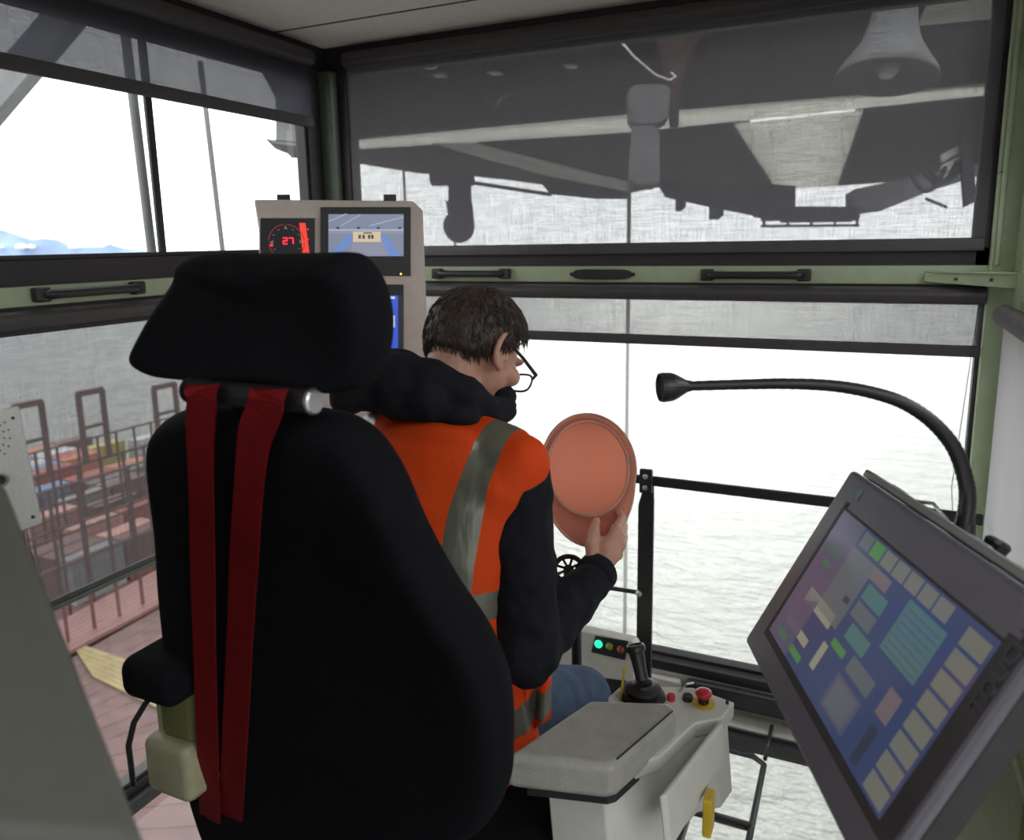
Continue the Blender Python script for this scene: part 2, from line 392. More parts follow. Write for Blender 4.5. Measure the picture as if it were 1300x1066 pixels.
# ================================================================== HANDLES
def handle(x0p,x1p,yp,label,onleft=False,flat=False):
    if onleft: a=WX(x0p,yp,XL+.012); c=WX(x1p[0],x1p[1],XL+.012); zc_=(a.z+c.z)/2; a.z=c.z=zc_; n=X; d=Y
    else: a=WY(x0p,yp,YF-.012); c=WY(x1p,yp,YF-.012); c.z=a.z; n=-Y; d=X
    o=thing('grab_handle' if not flat else 'label_holder',label,'handle' if not flat else 'plate',(a+c)/2,'black grab handles on the green beams' if not flat else None)
    if flat:
        b=B(); n_=18; poly=[]
        L=(c-a).length/2; hh=.019
        for k in range(n_):
            t=2*PI*k/n_; ca,sa=math.cos(t),math.sin(t)
            poly.append((a+c)/2+d*L*math.copysign(abs(ca)**.35,ca)+Z*hh*math.copysign(abs(sa)**.6,sa))
        prism(b,poly,n*.012); finish('plate',b,'rubber',o,bevel=.003)
        for s in (-1,1):
            b=B(); lathe(b,(a+c)/2+d*s*(L+.006),n,[(.007,0),(.007,.006),(.003,.008)],12); finish('screw_eye',b,'rubber',o)
        return o
    for p in (a,c):
        b=B(); bx(b,*(sorted((p.x-(.022 if n==-Y else 0),p.x+(.022 if n==-Y else .03)))),*(sorted((p.y-(.022 if n==X else .03),p.y+(.022 if n==X else 0)))),p.z-.02,p.z+.02)
        finish('foot',b,'rubber',o,bevel=.006,bseg=3)
    b=B(); g=n*.032
    pts=[a+n*.02,a+g+d*.02,a+g+d*.05,c+g-d*.05,c+g-d*.02,c+n*.02]
    tube(b,pts,[.012,.014,.013,.013,.014,.012],12); finish('grip',b,'rubber',o,smooth=True)
    return o
handle(558,643,347,'black grab handle on the front green beam, just right of the monitor column')
handle(728,802,348,'flat black rounded plate on the front green beam between two grab handles',flat=True)
handle(899,1021,348.5,'black grab handle on the front green beam near the right corner bracket')
handle(48,(170,365),374,'black grab handle on the left green beam beside the headrest',onleft=True)

# angle bracket at right of the green beam
a=WY(1174,346,YF-.02); c=WY(1290,350,YF-.02); o=thing('angle_bracket','pale green steel bracket with two bolts at the right end of the green beam','bracket',Vector(((a.x+XR)/2,YF-.02,z(-.13))))
b=B(); zz=a.z; prism(b,[(a.x,YF-.012,zz),(XR,YF-.012,zz),(XR,YF-.16,zz),(a.x+.03,YF-.05,zz)],(0,0,.006)); finish('flange',b,'green',o,bevel=.002)
b=B(); prism(b,[(a.x,YF-.03,zz-.028),(a.x,YF-.03,zz),(XR,YF-.14,zz),(XR,YF-.14,zz-.045)],(0,.006,0)); finish('web',b,'green',o,bevel=.002)
for k in (.3,.62):
    p=Vector((a.x,YF-.03,zz)).lerp(Vector((XR,YF-.14,zz)),k)+Vector((0,-.001,-.018)); b=B(); lathe(b,p,(-.6,-1,0),[(.005,0),(.005,.003)],10); finish('bolt',b,'black',o)

# ================================================================== MONITOR COLUMN
d0=2.42
ctr=W(430,300,d0); ctr.z=0
vdir=ray(430,300); vdir.z=0; vdir.normalize()
fy=vdir; fx=Vector((fy.y,-fy.x,0))      # column faces the operator
def CP(x,y,off=0):                        # point on the column's front plane
    r=ray(x,y); p0=W(430,300,d0); t=(p0-C0).dot(fy)/r.dot(fy); return C0+r*t-fy*off
col=thing('monitor_column','tall off-white monitor column with a wind gauge and two screens in the front left corner','instrument column',Vector((ctr.x,ctr.y,0)))
b=B(); TL=CP(322,253);TR=CP(524,255);TR2=CP(537,267)
BL=CP(322,253)+fx*.06; BL.z=0; BR=CP(537,267); BR.z=0
midL=CP(333,323)
prism(b,[BL,BR,TR2,TR,TL,midL],fy*.12)
finish('housing',b,'offwhite',col,bevel=.006)
# upper CCTV monitor
def rect(b,x0,y0,x1,y1,off,mi=0): return quadf(b,[CP(x0,y1,off),CP(x1,y1,off),CP(x1,y0,off),CP(x0,y0,off)],mi)
def slab(x0,y0,x1,y1,o0,o1):
    b=B(); prism(b,[CP(x0,y1,o0),CP(x1,y1,o0),CP(x1,y0,o0),CP(x0,y0,o0)],-fy*(o1-o0)); return b
mon=finish('camera_monitor',slab(407,263,521,350,0,.012),'black',col,bevel=.002)
M['scr_bg']=emat('screen_grey_blue',(.36,.42,.60),.55); M['scr_lt']=emat('screen_pale_blue',(.55,.60,.80),.7); M['scr_blue']=emat('screen_blue',(.18,.33,.75),.75)
M['scr_beige']=emat('screen_beige',(.85,.68,.45),.75); M['scr_dk']=emat('screen_dark_marks',(.08,.09,.14),.4); M['scr_mid']=emat('screen_lilac',(.42,.43,.58),.6)
b=B()
rect(b,417,272,512,325,.0125,0); rect(b,417,291,512,293,.0130,1)
rect(b,417,293,512,297,.0128,3+0 if False else 5)
quadf(b,[CP(418,325,.0132),CP(430,325,.0132),CP(450,302,.0132),CP(446,297,.0132),CP(440,300,.0132)],2)
quadf(b,[CP(508,325,.0132),CP(494,325,.0132),CP(484,302,.0132),CP(488,297,.0132)],2)
quadf(b,[CP(444,325,.0131),CP(496,325,.0131),CP(488,302,.0131),CP(449,302,.0131)],5)
rect(b,448,294,483,307,.0136,3)
for xx in (455,460,467,471): rect(b,xx,298,xx+3,303,.014,4)
rect(b,461,295,472,296.5,.014,4)
for xx in (429,455,480,507): rect(b,xx-2,288,xx+2,290.5,.0134,4)
for (xa,ya,xb,yb) in ((432,288,458,273),(417,282,440,272),(470,287,512,276)):
    A_,B_=CP(xa,ya,.0133),CP(xb,yb,.0133); dz=Z*.003; quadf(b,[A_,B_,B_+dz,A_+dz],1)
finish('screen',b,['scr_bg','scr_lt','scr_blue','scr_beige','scr_dk','scr_mid'],mon,recalc=False)
M['amber']=emat('amber_led',(1,.65,.05),3.0)
b=B(); ell(b,CP(508.5,347.5,.013),(.003,.003,.003),seg=10,rings=6); finish('power_light',b,'amber',mon)
# lower monitor
mon2=finish('control_monitor',slab(426,361,512,452,0,.010),'black',col,bevel=.002)
M['winblue']=emat('screen_window_blue',(.05,.13,.75),.8); M['scr_y']=emat('screen_yellow_note',(.9,.75,.1),.8); M['scr_w']=emat('screen_white',(.8,.85,.9),.8)
M['scr_g']=emat('screen_slate',(.04,.045,.06),.5)
b=B(); rect(b,430,374,511,450,.0105,3); rect(b,430,375,505,450,.011,0); rect(b,494,376,501,379,.0115,2); rect(b,492,400,501,415,.0115,2); rect(b,494,404,498,411,.0118,1)
for k in range(5): rect(b,506,377+k*4,510,379+k*4,.0115,2 if False else 3)
finish('screen',b,['winblue','scr_y','scr_w','scr_g'],mon2,recalc=False)
# wind gauge
M['gaugeface']=mat('dark_gauge_face',(.03,.025,.03),.25,noise_amt=0)
M['redled']=emat('red_led',(1,.02,.05),2.5); M['dimred']=emat('dim_red_ring',(.5,.05,.05),.5); M['redglow']=emat('red_light_strip',(1,.06,.03),.9)
g=finish('wind_gauge',slab(329,275,402,345,0,.006),'white',col,bevel=.001)
b=slab(331,277,400,344,.006,.009); finish('gauge_face',b,'gaugeface',g)
b=B(); c=CP(364,307,.0095); R_=22*d0/F
for k in range(64):
    a0,a1=2*PI*k/64,2*PI*(k+1)/64
    if k%16 in (15,0): continue
    P=lambda a,r:c+fx*math.cos(a)*r+Z*math.sin(a)*r
    quadf(b,[P(a0,R_),P(a1,R_),P(a1,R_-.0025),P(a0,R_-.0025)])
finish('dial_ring',b,'dimred',g,recalc=False)
b=B()
for k in range(12):
    a=2*PI*k/12; p=c+(fx*math.cos(a)+Z*math.sin(a))*R_*.78
    if k%3==0:
        q=(fx*math.cos(a)+Z*math.sin(a)); s=(fx*-math.sin(a)+Z*math.cos(a)); quadf(b,[p-q*.005-s*.006,p+q*.008,p-q*.005+s*.006,p-q*.002])
    else: box(b,p,(.003,.002,.003))
finish('direction_marks',b,'print',g,recalc=False)
SEG={'2':'abged','7':'abc'}
def seven(b,ch,o,w,h,t):
    S={'a':((0,h),(w,h)),'b':((w,h/2),(w,h)),'c':((w,0),(w,h/2)),'d':((0,0),(w,0)),'e':((0,0),(0,h/2)),'f':((0,h/2),(0,h)),'g':((0,h/2),(w,h/2))}
    for s in SEG[ch]:
        (x0,z0),(x1,z1)=S[s]; p=o+fx*((x0+x1)/2)+Z*((z0+z1)/2)
        Rm=Matrix((fx,-fy,Z)).transposed(); hor=z0==z1
        box(b,p,((w if hor else t),.001,(t if hor else h/2)),Rm)
b=B(); seven(b,'2',CP(360,309.5,.0098),.012,.018,.0032); seven(b,'7',CP(367.5,309.5,.0098),.012,.018,.0032)
lab(finish('led_digits',b,'redled',g),'red digits 27')
b=B(); ell(b,CP(345,311,.0095),(.004,.004,.004),seg=10,rings=6)
for yy in (291,304,318): ell(b,CP(391,yy,.0095),(.002,.002,.002),seg=8,rings=5)
finish('warning_lights',b,'redled',g)
b=B(); quadf(b,[CP(387,343,.0093),CP(396,343,.0093),CP(388,283,.0093),CP(380,283,.0093)]); finish('light_strip',b,'redglow',g,recalc=False)
for i,xx in enumerate((359,496)):
    b=B(); p=CP(xx,250)+fy*.04; bar(b,p-fx*.02,p+fx*.02,.02,.02); finish('antenna_clip',b,'rubber',col,bevel=.003)
for xy in ((520,345),(527,358),(519,305)):
    b=B(); ell(b,CP(*xy,0.001),(.003,.003,.003),seg=8,rings=5); finish('screw',b,'chrome',col)

# ================================================================== SAFETY RAIL in front of the window
rail=thing('safety_rail','black flat-bar safety rail on a post in front of the lower front window','railing',WY(815,850,2.5)*1)
rail.location.z=0
yr=2.52
b=B(); p0=WY(822,606,yr); 
b=B(); bx(b,p0.x-.030,p0.x+.025,yr-.008,yr+.008,.0,p0.z+.02-.12); 
prism(b,[(p0.x-.030,yr-.008,p0.z-.10),(p0.x+.025,yr-.008,p0.z-.10),(p0.x+.022,yr-.008,p0.z-.0),(p0.x-.008,yr-.008,p0.z-.02)],(0,.016,0))
finish('post',b,'black',rail,bevel=.003)
b=B(); bx(b,p0.x-.022,p0.x+.022,yr-.028,yr-.008,p0.z-.05,p0.z+.035); finish('clamp',b,'black',rail,bevel=.004)
for dz in (.012,-.028):
    b=B(); lathe(b,(p0.x,yr-.028,p0.z+dz),-Y,[(.009,0),(.009,.004),(.005,.006)],10); finish('bolt',b,'chrome',rail)
b=B(); bar(b,(p0.x-.75,yr-.0,p0.z-.01+.01),(p0.x+.02,yr-.0,p0.z-.01),.016,.030); bar(b,(p0.x+.01,yr-.0,p0.z-.01),(XR-.09,yr-.0,p0.z-.015),.016,.034)
finish('handrail',b,'black',rail,bevel=.004)
b=B(); pa=WY(700,735,yr); pb=WY(812,752,yr-.01); tube(b,[pa,pb],.008,10); finish('thin_rod',b,'black',rail)
b=B(); lathe(b,pb+Vector((0,-.004,0)),-Y,[(.012,0),(.012,.008),(.006,.012)],12); finish('rod_knob',b,'chrome',rail)

# ================================================================== SIGNAL LIGHT BOX
sy_=2.30
a=WY(700,790,sy_); c=WY(806,812,sy_)
sb=thing('signal_light_box','sloping beige box with green, yellow and red signal lamps under the front window','signal box',Vector((a.x,sy_,0)))
def SP(x,y,off=0): p=WY(x,y,sy_-off); return p
b=B(); prism(b,[SP(640,845),SP(803,866),SP(808,822),SP(803,815),SP(752,804),SP(640,779)],Y*.05); finish('housing',b,'beige',sb,bevel=.006)
b=B(); lo=SP(640,860).z; bx(b,SP(655,850).x,SP(795,850).x,sy_+.02,sy_+.08,0,SP(795,860).z+.01); finish('stand',b,'black',sb)
b=B(); prism(b,[SP(751,827,.001),SP(794,837,.001),SP(798,813,.001),SP(756,806,.001)],-Y*.006); pan=finish('lamp_panel',b,'black',sb,bevel=.002)
M['greenlamp']=emat('green_signal',(.02,1,.42),1.6); M['ylamp']=mat('unlit_yellow_lens',(.25,.22,.03),.25); M['rlamp']=mat('unlit_red_lens',(.25,.05,.04),.25)
for xx,yy,mm,l in ((760,817,'greenlamp','lit green lamp'),(774,820,'ylamp','unlit yellow lamp'),(788,824,'rlamp','unlit red lamp')):
    b=B(); lathe(b,SP(xx,yy,.007),-Y,[(.0135,0),(.0135,.004),(.009,.009),(.0,.011)],20); lab(finish('lamp',b,mm,pan,smooth=True),l)
# black equipment duct and beige box on the sill right of it
b=B(); p=WZ(885,880,.16); q=WZ(1000,905,.16); bx(b,-.54,.30,YF-.075,YF-.036,.04,.115)
du=tag(finish('cable_duct',b,'black',bevel=.01),'black cable duct along the foot of the front window at the right','cable duct')
b=B(); bx(b,-.80,-.56,YF-.07,YF-.036,0,.10); tag(finish('skirting_box',b,'beige',bevel=.008),'small beige box at the foot of the front window beside the black duct','box')
# strip with wind yellow strap
b=B(); a=W(793,848,1.8); c=W(786,885,1.75); bar(b,a,c,.012,.004,up=X)
# ================================================================== SEAT
ys=.98   # backrest rear plane (cab Y) near the middle
ct=W(330,600,1.06); 
tilt=math.radians(9)
sn=Vector((0,-math.cos(tilt),-math.sin(tilt)*-1*0+0)); 
sup=Vector((0,-math.sin(tilt),math.cos(tilt)))   # up along the back, leaning toward the camera
sn=Vector((0,-math.cos(tilt),-math.sin(tilt)))   # outward, toward the camera
def SB(x,y,off=0,org=None):
    r=ray(x,y); o=(org or ct)+sn*off; t=(o-C0).dot(sn)/r.dot(sn); return C0+r*t
seat=thing('driver_seat','black fabric operator seat with headrest and two red harness straps seen from behind','seat',Vector((ct.x+.08,ct.y+.30,0)))
def cushion(name,outline,th,m,parent,inset=.45,levels=2,fn=SB,off=0,dirn=None,rnd=.06):
    """soft pad: outline polygon on the seat plane, rounded front and back"""
    dirn=dirn or sn
    # resample smooth closed curve
    pts=[fn(x,y,off) for x,y in outline]
    n=len(pts); res=[]
    for i in range(n):
        p0_,p1,p2,p3=pts[(i-1)%n],pts[i],pts[(i+1)%n],pts[(i+2)%n]
        for k in range(4):
            t=k/4; res.append(.5*((2*p1)+(p2-p0_)*t+(2*p0_-5*p1+4*p2-p3)*t*t+(3*p1-p0_-3*p2+p3)*t**3))
    c=sum(res,Vector())/len(res); b=B(); rings=[]
    prof=[(1-.5*rnd*4,-.5),(1-rnd,-.44),(1-.02,-.25),(1,0),(1-.02,.25),(1-rnd,.44),(1-.5*rnd*4,.5)]
    for s_,h in prof:
        ring=[]
        for p in res:
            dv=p-c; L=dv.length; k=max(0,(1-s_))*.35
            ring.append(b.verts.new(c+dv*(1-min(.9,k/max(L,.05)*.8)) - dirn*h*th))
        rings.append(ring)
    for a_,b_ in zip(rings,rings[1:]):
        for k in range(len(res)): b.faces.new((a_[k],a_[(k+1)%len(res)],b_[(k+1)%len(res)],b_[k]))
    for ring,sgn in ((rings[0],-.5),(rings[-1],.5)):
        inner=[b.verts.new(c+(v.co-c)*.55+dirn*0.006*(-sgn*2)*-1) for v in ring]
        for k in range(len(res)): b.faces.new((ring[k],ring[(k+1)%len(res)],inner[(k+1)%len(res)],inner[k]))
        cv=b.verts.new(sum((v.co for v in inner),Vector())/len(inner))
        for k in range(len(res)): b.faces.new((inner[k],inner[(k+1)%len(res)],cv))
    return finish(name,b,m,parent,smooth=True,sub=1)
back_out=[(184,558),(190,535),(212,520),(250,512),(330,512),(400,520),(440,527),(470,545),(495,575),(515,610),(535,655),(560,705),(592,760),(625,810),(648,860),(657,910),(657,960),(650,1010),(600,1060),(440,1090),(280,1080),(245,1020),(232,960),(220,900),(207,820),(197,740),(192,660),(186,600)]
back_out=[(x+(19 if x<300 else (-8 if x>420 else 4)),y) for x,y in back_out]
bk=cushion('backrest',back_out,.095,'seat',seat)
head_out=[(163,448),(172,425),(190,390),(215,350),(232,328),(265,321),(330,321),(400,321),(445,321),(462,328),(480,350),(492,380),(497,410),(496,440),(488,468),(472,486),(445,493),(400,491),(330,483),(270,477),(215,472),(185,465)]
head_out=[(x+(17 if x<230 else (-4 if x>420 else 6)),y+(4 if y>430 else -1)) for x,y in head_out]
hd=cushion('headrest',head_out,.085,'seat',seat,off=.0)
# strap guide bar between headrest and backrest
pa=SB(243,495,.045); pb=SB(397,513,.045); pb.z=pa.z-.001; pb.y=pa.y
b=B(); tube(b,[pa,pb],.0155,20); gb=finish('strap_guide_bar',b,'rubber',seat,smooth=False,bevel=.003)
b=B(); lathe(b,pb,X,[(.0165,0),(.0165,.004),(.014,.006)],20); lab(finish('bar_end_cap',b,'chrome',gb),'silver end cap')
b=B(); lathe(b,pa,-X,[(.0165,0),(.0165,.004),(.014,.006)],20); finish('bar_end_cap',b,'rubber',gb)
for x0_,y0_ in ((247,484),(378,492)):
    b=B(); p=SB(x0_,y0_,0); tube(b,[p+sup*.06,p-sup*.10],.008,12); finish('headrest_post',b,'rubber',seat)
def strap(cpts,w,lbl):
    b=B(); prev=None; n=len(cpts)
    P=[SB(x,y,o) for x,y,o in cpts]
    fine=[]
    for i in range(n-1):
        p0_,p1,p2,p3=P[max(i-1,0)],P[i],P[i+1],P[min(i+2,n-1)]
        for k in range(6):
            t=k/6; fine.append(.5*((2*p1)+(p2-p0_)*t+(2*p0_-5*p1+4*p2-p3)*t*t+(3*p1-p0_-3*p2+p3)*t**3))
    fine.append(P[-1]); rings=[]
    for i,p in enumerate(fine):
        t=(fine[min(i+1,len(fine)-1)]-fine[max(i-1,0)]).normalized()
        s=X-t*X.dot(t); s.normalize(); nn=s.cross(t).normalized()
        ww=w*(1+.02*math.sin(i*.6))
        rings.append([b.verts.new(p+s*ww/2*u+nn*.0012*v) for u,v in ((-1,-1),(1,-1),(1,1),(-1,1))])
    for a_,b_ in zip(rings,rings[1:]):
        for k in range(4): b.faces.new((a_[k],a_[(k+1)%4],b_[(k+1)%4],b_[k]))
    b.faces.new(rings[0][::-1]); b.faces.new(rings[-1])
    return lab(finish('harness_strap',b,'strap',seat,smooth=False),lbl)
strap([(261,482,-.03),(259,487,.03),(257,495,.075),(255,520,.072),(254,560,.062),(256,650,.060),(258,760,.060),(261,870,.060),(265,1000,.060),(268,1060,.02)],.043,'red strap, the left of the two')
strap([(345,488,-.03),(343,492,.03),(341,500,.075),(334,525,.072),(322,560,.062),(314,640,.060),(308,740,.060),(302,860,.060),(296,980,.060),(292,1060,.02)],.046,'red strap, the right of the two')
b=B(); ell(b,SB(362,464,.018),(.004,.003,.003),seg=8,rings=6); finish('rivet',b,'yellow',hd)
# cushion and pedestal
SCX=ct.x+.10; cy0=ct.y+.10
b=B(); bx(b,SCX-.25,SCX+.25,cy0+.02,cy0+.53,.66,.77); finish('seat_cushion',b,'seat',seat,bevel=.04,bseg=4)
b=B(); bx(b,SCX-.19,SCX+.19,cy0+.07,cy0+.48,.56,.665); bx(b,SCX-.12,SCX+.12,cy0+.1,cy0+.4,.2,.57); bx(b,SCX-.25,SCX+.25,cy0-.02,cy0+.5,0,.2); finish('pedestal',b,'black',seat,bevel=.01)
b=B(); prism(b,[(SCX-.2,cy0+.5,.2),(SCX-.2,cy0+.95,.2),(SCX-.2,cy0+.95,.18),(SCX-.2,cy0+.5,.18)],(.4,0,0)); bx(b,SCX-.18,SCX+.18,cy0+.8,cy0+.9,0,.18); finish('footrest',b,'black',seat,bevel=.004)
# left armrest with its olive bracket
def arm_pad(name,poly,zt,th,m,parent,bv=.022,drop=None):
    b=B(); prism(b,[Vector((p.x,p.y,zt-th)) for p in poly],(0,0,th)); return finish(name,b,m,parent,bevel=bv,bseg=5)
zl=.925
pl_=[WZ(x,y,zl) for x,y in ((172,818),(215,800),(330,806),(330,880),(222,862),(163,838))]
b=B(); 
A=[WZ(176,813,zl),WZ(214,805,zl)]
lc=(W(215,840,1.25)); 
b=B(); Rz=Matrix.Rotation(math.radians(0),3,'Z'); box(b,lc+Vector((.02,.10,-.0)),(.115,.34,.07),Rz); finish('armrest_pad',b,'seat',seat,bevel=.024,bseg=5)
lb=W(208,905,1.24)
b=B(); box(b,lb+Vector((.01,.09,.0)),(.075,.16,.11)); lab(finish('armrest_bracket',b,'olive',seat,bevel=.012),'olive armrest bracket')
b=B(); box(b,lb+Vector((.0,.10,-.10)),(.10,.22,.10)); finish('side_housing',b,'cream',seat,bevel=.015)
b=B(); pz=W(186,925,1.24); tube(b,[pz+Vector((0,.05,-.12)),pz+Vector((0,.05,.05))],.022,16); tube(b,[pz+Vector((0,.05,.05)),pz+Vector((0,.05,.065))],.014,12); finish('adjuster_cylinder',b,'cream',seat,smooth=False,bevel=.003)
b=B(); q=[W(205,872,1.22),W(185,882,1.22),W(165,905,1.23),W(150,930,1.24),W(143,960,1.25),W(150,1010,1.3)]; tube(b,[p+Vector((0,.03,0)) for p in q],.005,10)
lab(finish('cable',b,'rubber',seat,smooth=True),'black cable')

# ================================================================== RIGHT OPERATOR CONSOLE
zp=.98; zt=.935
con=thing('operator_console','white right-hand console with armrest pad, joystick and emergency stop','control console',Vector((WZ(840,900,zt).x,WZ(840,900,zt).y,0)))
top=[(770,930),(772,884),(790,868),(880,872),(933,891),(917,911),(884,917),(862,937),(838,960),(760,985),(680,960)]
b=B(); tp=[WZ(x,y,zt) for x,y in top]; prism(b,[p-Z*.03 for p in tp],(0,0,.03)); finish('top_plate',b,'white',con,bevel=.004)
cc=sum(tp,Vector())/len(tp)
b=B(); lowp=[cc+(p-cc)*.92 for p in tp]; 
r0=[b.verts.new(p-Z*.0305) for p in lowp]; r1=[b.verts.new(cc+(p-cc)*1.0-Z*.17+Vector((.015,-.01,0))) for p in lowp]
for i in range(len(r0)): b.faces.new((r0[i],r0[(i+1)%len(r0)],r1[(i+1)%len(r0)],r1[i]))
b.faces.new(r0[::-1]); b.faces.new(r1); finish('body',b,'white',con,bevel=.004)
b=B(); box(b,Vector((cc.x-.05,cc.y-.02,.32)),(.16,.16,.64)); finish('pedestal',b,'black',con,bevel=.01)
# sloping side guard
b=B(); g=[WZ(884,918,zt-.01),WZ(905,912,zt-.01),WZ(838,985,zt-.01),WZ(812,985,zt-.01)]
g1=WZ(900,916,zt); g2=WZ(830,980,zt)
prism(b,[g1+Vector((.012,0,.0)),g1+Vector((.02,0,-.07)),g2+Vector((.03,-.05,-.09)),g2+Vector((.02,-.05,0))],Vector((.012,.006,0))); finish('side_guard',b,'white',con,bevel=.004)
b=B(); box(b,g1.lerp(g2,.60)+Vector((.055,0,-.10)),(.015,.035,.07)); finish('warning_plate',b,'yellow',con,bevel=.003)
pad=[WZ(x,y,zp) for x,y in ((748,886),(850,889),(862,900),(784,968),(770,972),(640,958))]
b=B(); prism(b,[p-Z*.062 for p in pad],(0,0,.062)); ap=finish('armrest_pad',b,'leather',con,bevel=.016,bseg=5); lab(ap,'grey leather armrest pad')
b=B(); pp=[p+Z*.0005 for p in pad]; cpad=sum(pp,Vector())/6; ring=[cpad+(p-cpad)*.9 for p in pp]; 
tube(b,[ring[2],ring[3]],.0016,6); finish('seam',b,'rubber',ap)
b=B(); prism(b,[p-Z*(.062+.02) for p in [cpad+(q-cpad)*.8-Z*0 for q in pad]],(0,0,.022)); finish('pad_base',b,'black',con)
# joystick
jb=WZ(816,886,zt); js=B()
lathe(js,jb,Z,[(.040,0),(.043,.004),(.041,.010),(.030,.013),(.033,.016),(.036,.020),(.034,.024),(.020,.028),(.018,.032),(.012,.034)],28)
jo=finish('joystick',js,'rubber',con,smooth=True,bevel=.001)
tip=W(806,818,(jb-C0).dot(CF)+.005); ax=(tip-(jb+Z*.030)).normalized()
b=B(); L=(tip-(jb+Z*.030)).length
lathe(b,jb+Z*.030,ax,[(.017,0),(.019,.004),(.013,.008),(.012,.012),(.0125,L*.5),(.0145,L*.78),(.0145,L*.80),(.0185,L*.84),(.0185,L-.003),(.016,L),(.014,L),(.013,L-.004),(.001,L-.004)],24)
finish('grip',b,'rubber',jo,smooth=False)
# knobs, e-stop
def knob(x,y,r,h,m,name,lb_=None):
    b=B(); p=WZ(x,y,zt); lathe(b,p,Z,[(r,0),(r,h*.8),(r*.8,h)],16); o=finish(name,b,m,con)
    if lb_: lab(o,lb_)
    return o
knob(873,888,.010,.010,'rubber','rotary_knob'); knob(852,888,.008,.011,'red','rotary_knob','dark red knob'); knob(923,893,.003,.006,'rubber','rotary_knob')
b=B(); p=WZ(893,893,zt); lathe(b,p,Z,[(.021,0),(.021,.002),(.010,.0025)],28); es=finish('emergency_stop',b,'yellow',con,smooth=False)
b=B(); lathe(b,p,Z,[(.010,.002),(.010,.012)],20); finish('collar',b,'rubber',es)
b=B(); lathe(b,p,Z,[(.009,.011),(.0100,.014),(.0135,.017),(.0155,.021),(.0145,.025),(.009,.0275),(.001,.028)],24); lab(finish('push_button',b,'red',es,smooth=True),'red mushroom button')
b=B(); q0=WZ(862,884,zt)+Z*.01; q1=WZ(880,874,zt)+Z*.012; tube(b,[q0,q0.lerp(q1,.5)+Z*.006,q1],.002,6); finish('toggle_lever',b,'chrome',con)
# tag strap beside joystick
b=B(); a=W(793,846,1.42); c=W(787,872,1.38); c2=WZ(788,888,zt-.0); bar(b,a,c2,.010,.003,up=X); 
tg=tag(finish('key_tag',b,'yellow'),'yellow tag strap hanging on the console behind the joystick','tag')
# ================================================================== TOUCH PANEL
d1=(CR*69-CU*(-(-139)*-1)*0); 
vU=(CR*(719-650)+CU*(488-349)+CF*F).normalized()         # panel's up: runs forward
vRr=(CR*(-2266-650)+CU*(488-5949)+CF*F); vRr=-vRr.normalized()
vR=(vRr-vU*vRr.dot(vU)).normalized()                     # panel's right: up and to the right
vN=vR.cross(vU).normalized()                             # faces the operator
PD=1.22
o1=W(1080,595,PD)
def TPn(x,y,off=0):
    r=ray(x,y); o=o1+vN*off; t=(o-C0).dot(vN)/r.dot(vN); return C0+r*t
def loc2(p): d=p-o1; return d.dot(vR),d.dot(vU)
p2=loc2(TPn(945,813)); p3=loc2(TPn(1300,839)); p4=loc2(TPn(1300,745))
Wd=-p2[0]; 
Ln=-(p3[1]+loc2(TPn(1211,976))[1])/2
tp_=thing('touch_panel','big tilted grey industrial touch screen with a blue display at the right edge','touch screen',o1-vR*Wd/2-vU*Ln/2-vN*.05)
def TL(u,v,off=0): return o1+vR*u+vU*v+vN*off    # u in [-Wd,0], v in [-Ln,0]
def slabp(u0,u1,v0,v1,o0,o1_): 
    b=B(); prism(b,[TL(u0,v0,o0),TL(u1,v0,o0),TL(u1,v1,o0),TL(u0,v1,o0)],vN*(o1_-o0)); return b
su=[loc2(TPn(x,y)) for x,y in ((1073,645),(980,797),(1280,825),(1075,977))]
print('PANEL',Wd,Ln,p2,p3,p4,su)
su0=su[1][0]*.5+su[3][0]*.5; su1=su[0][0]*.5+su[2][0]*.5; sv1=(su[0][1]+su[1][1])/2
s_low=loc2(TPn(1235,832))[1]*.5+loc2(TPn(1135,968))[1]*.5-.028
print('SCR',su0,su1,sv1,s_low)
fr=finish('bezel',slabp(-Wd,0,-Ln,0,-.018,0),'bezel',tp_,bevel=.007,bseg=2)
b=slabp(-Wd+.006,-.004,-Ln+.006,-.006,-.05,-.0185); finish('back_case',b,'black',tp_,bevel=.004)
b=slabp(-.001,.012,-Ln,0.0,-.040,-.02); finish('top_rail',b,'bezelside',tp_,bevel=.003)
# recessed surround
b=B(); e=.012
for q in ((su0-e,su1+e,sv1,sv1+e*.8),(su0-e,su1+e,s_low-.03,s_low),(su0-e,su0,s_low,sv1),(su1,su1+e*.3,s_low,sv1)):
    prism(b,[TL(q[0],q[2],.0002),TL(q[1],q[2],.0002),TL(q[1],q[3],.0002),TL(q[0],q[3],.0002)],vN*.0012)
finish('screen_gasket',b,'frame',fr)
M['ui_blue']=mat('touch_display_blue',(.07,.08,.12),.14,noise_amt=0,emit=(.045,.075,.20),es=.38)
def uim(n,c,s): return mat(n,(.09,.09,.11),.16,noise_amt=0,emit=c,es=s*.38)  # lifted grey base, here and in the blue, paints in hazy screen reflection
M['ui_key']=uim('touch_key_beige',(.30,.31,.24),.9); M['ui_green']=uim('touch_green',(.10,.42,.08),.9); M['ui_teal']=uim('touch_teal',(.10,.30,.27),.9)
M['ui_white']=uim('touch_white',(.55,.55,.40),.9); M['ui_lil']=uim('touch_lilac',(.14,.13,.24),.9); M['ui_dk']=uim('touch_dark',(.03,.05,.10),.7)
M['ui_grey']=uim('touch_grey',(.20,.24,.26),.8); M['ui_pink']=uim('touch_pink',(.30,.22,.24),.9)
b=B(); UW=su1-su0; VH=sv1-s_low
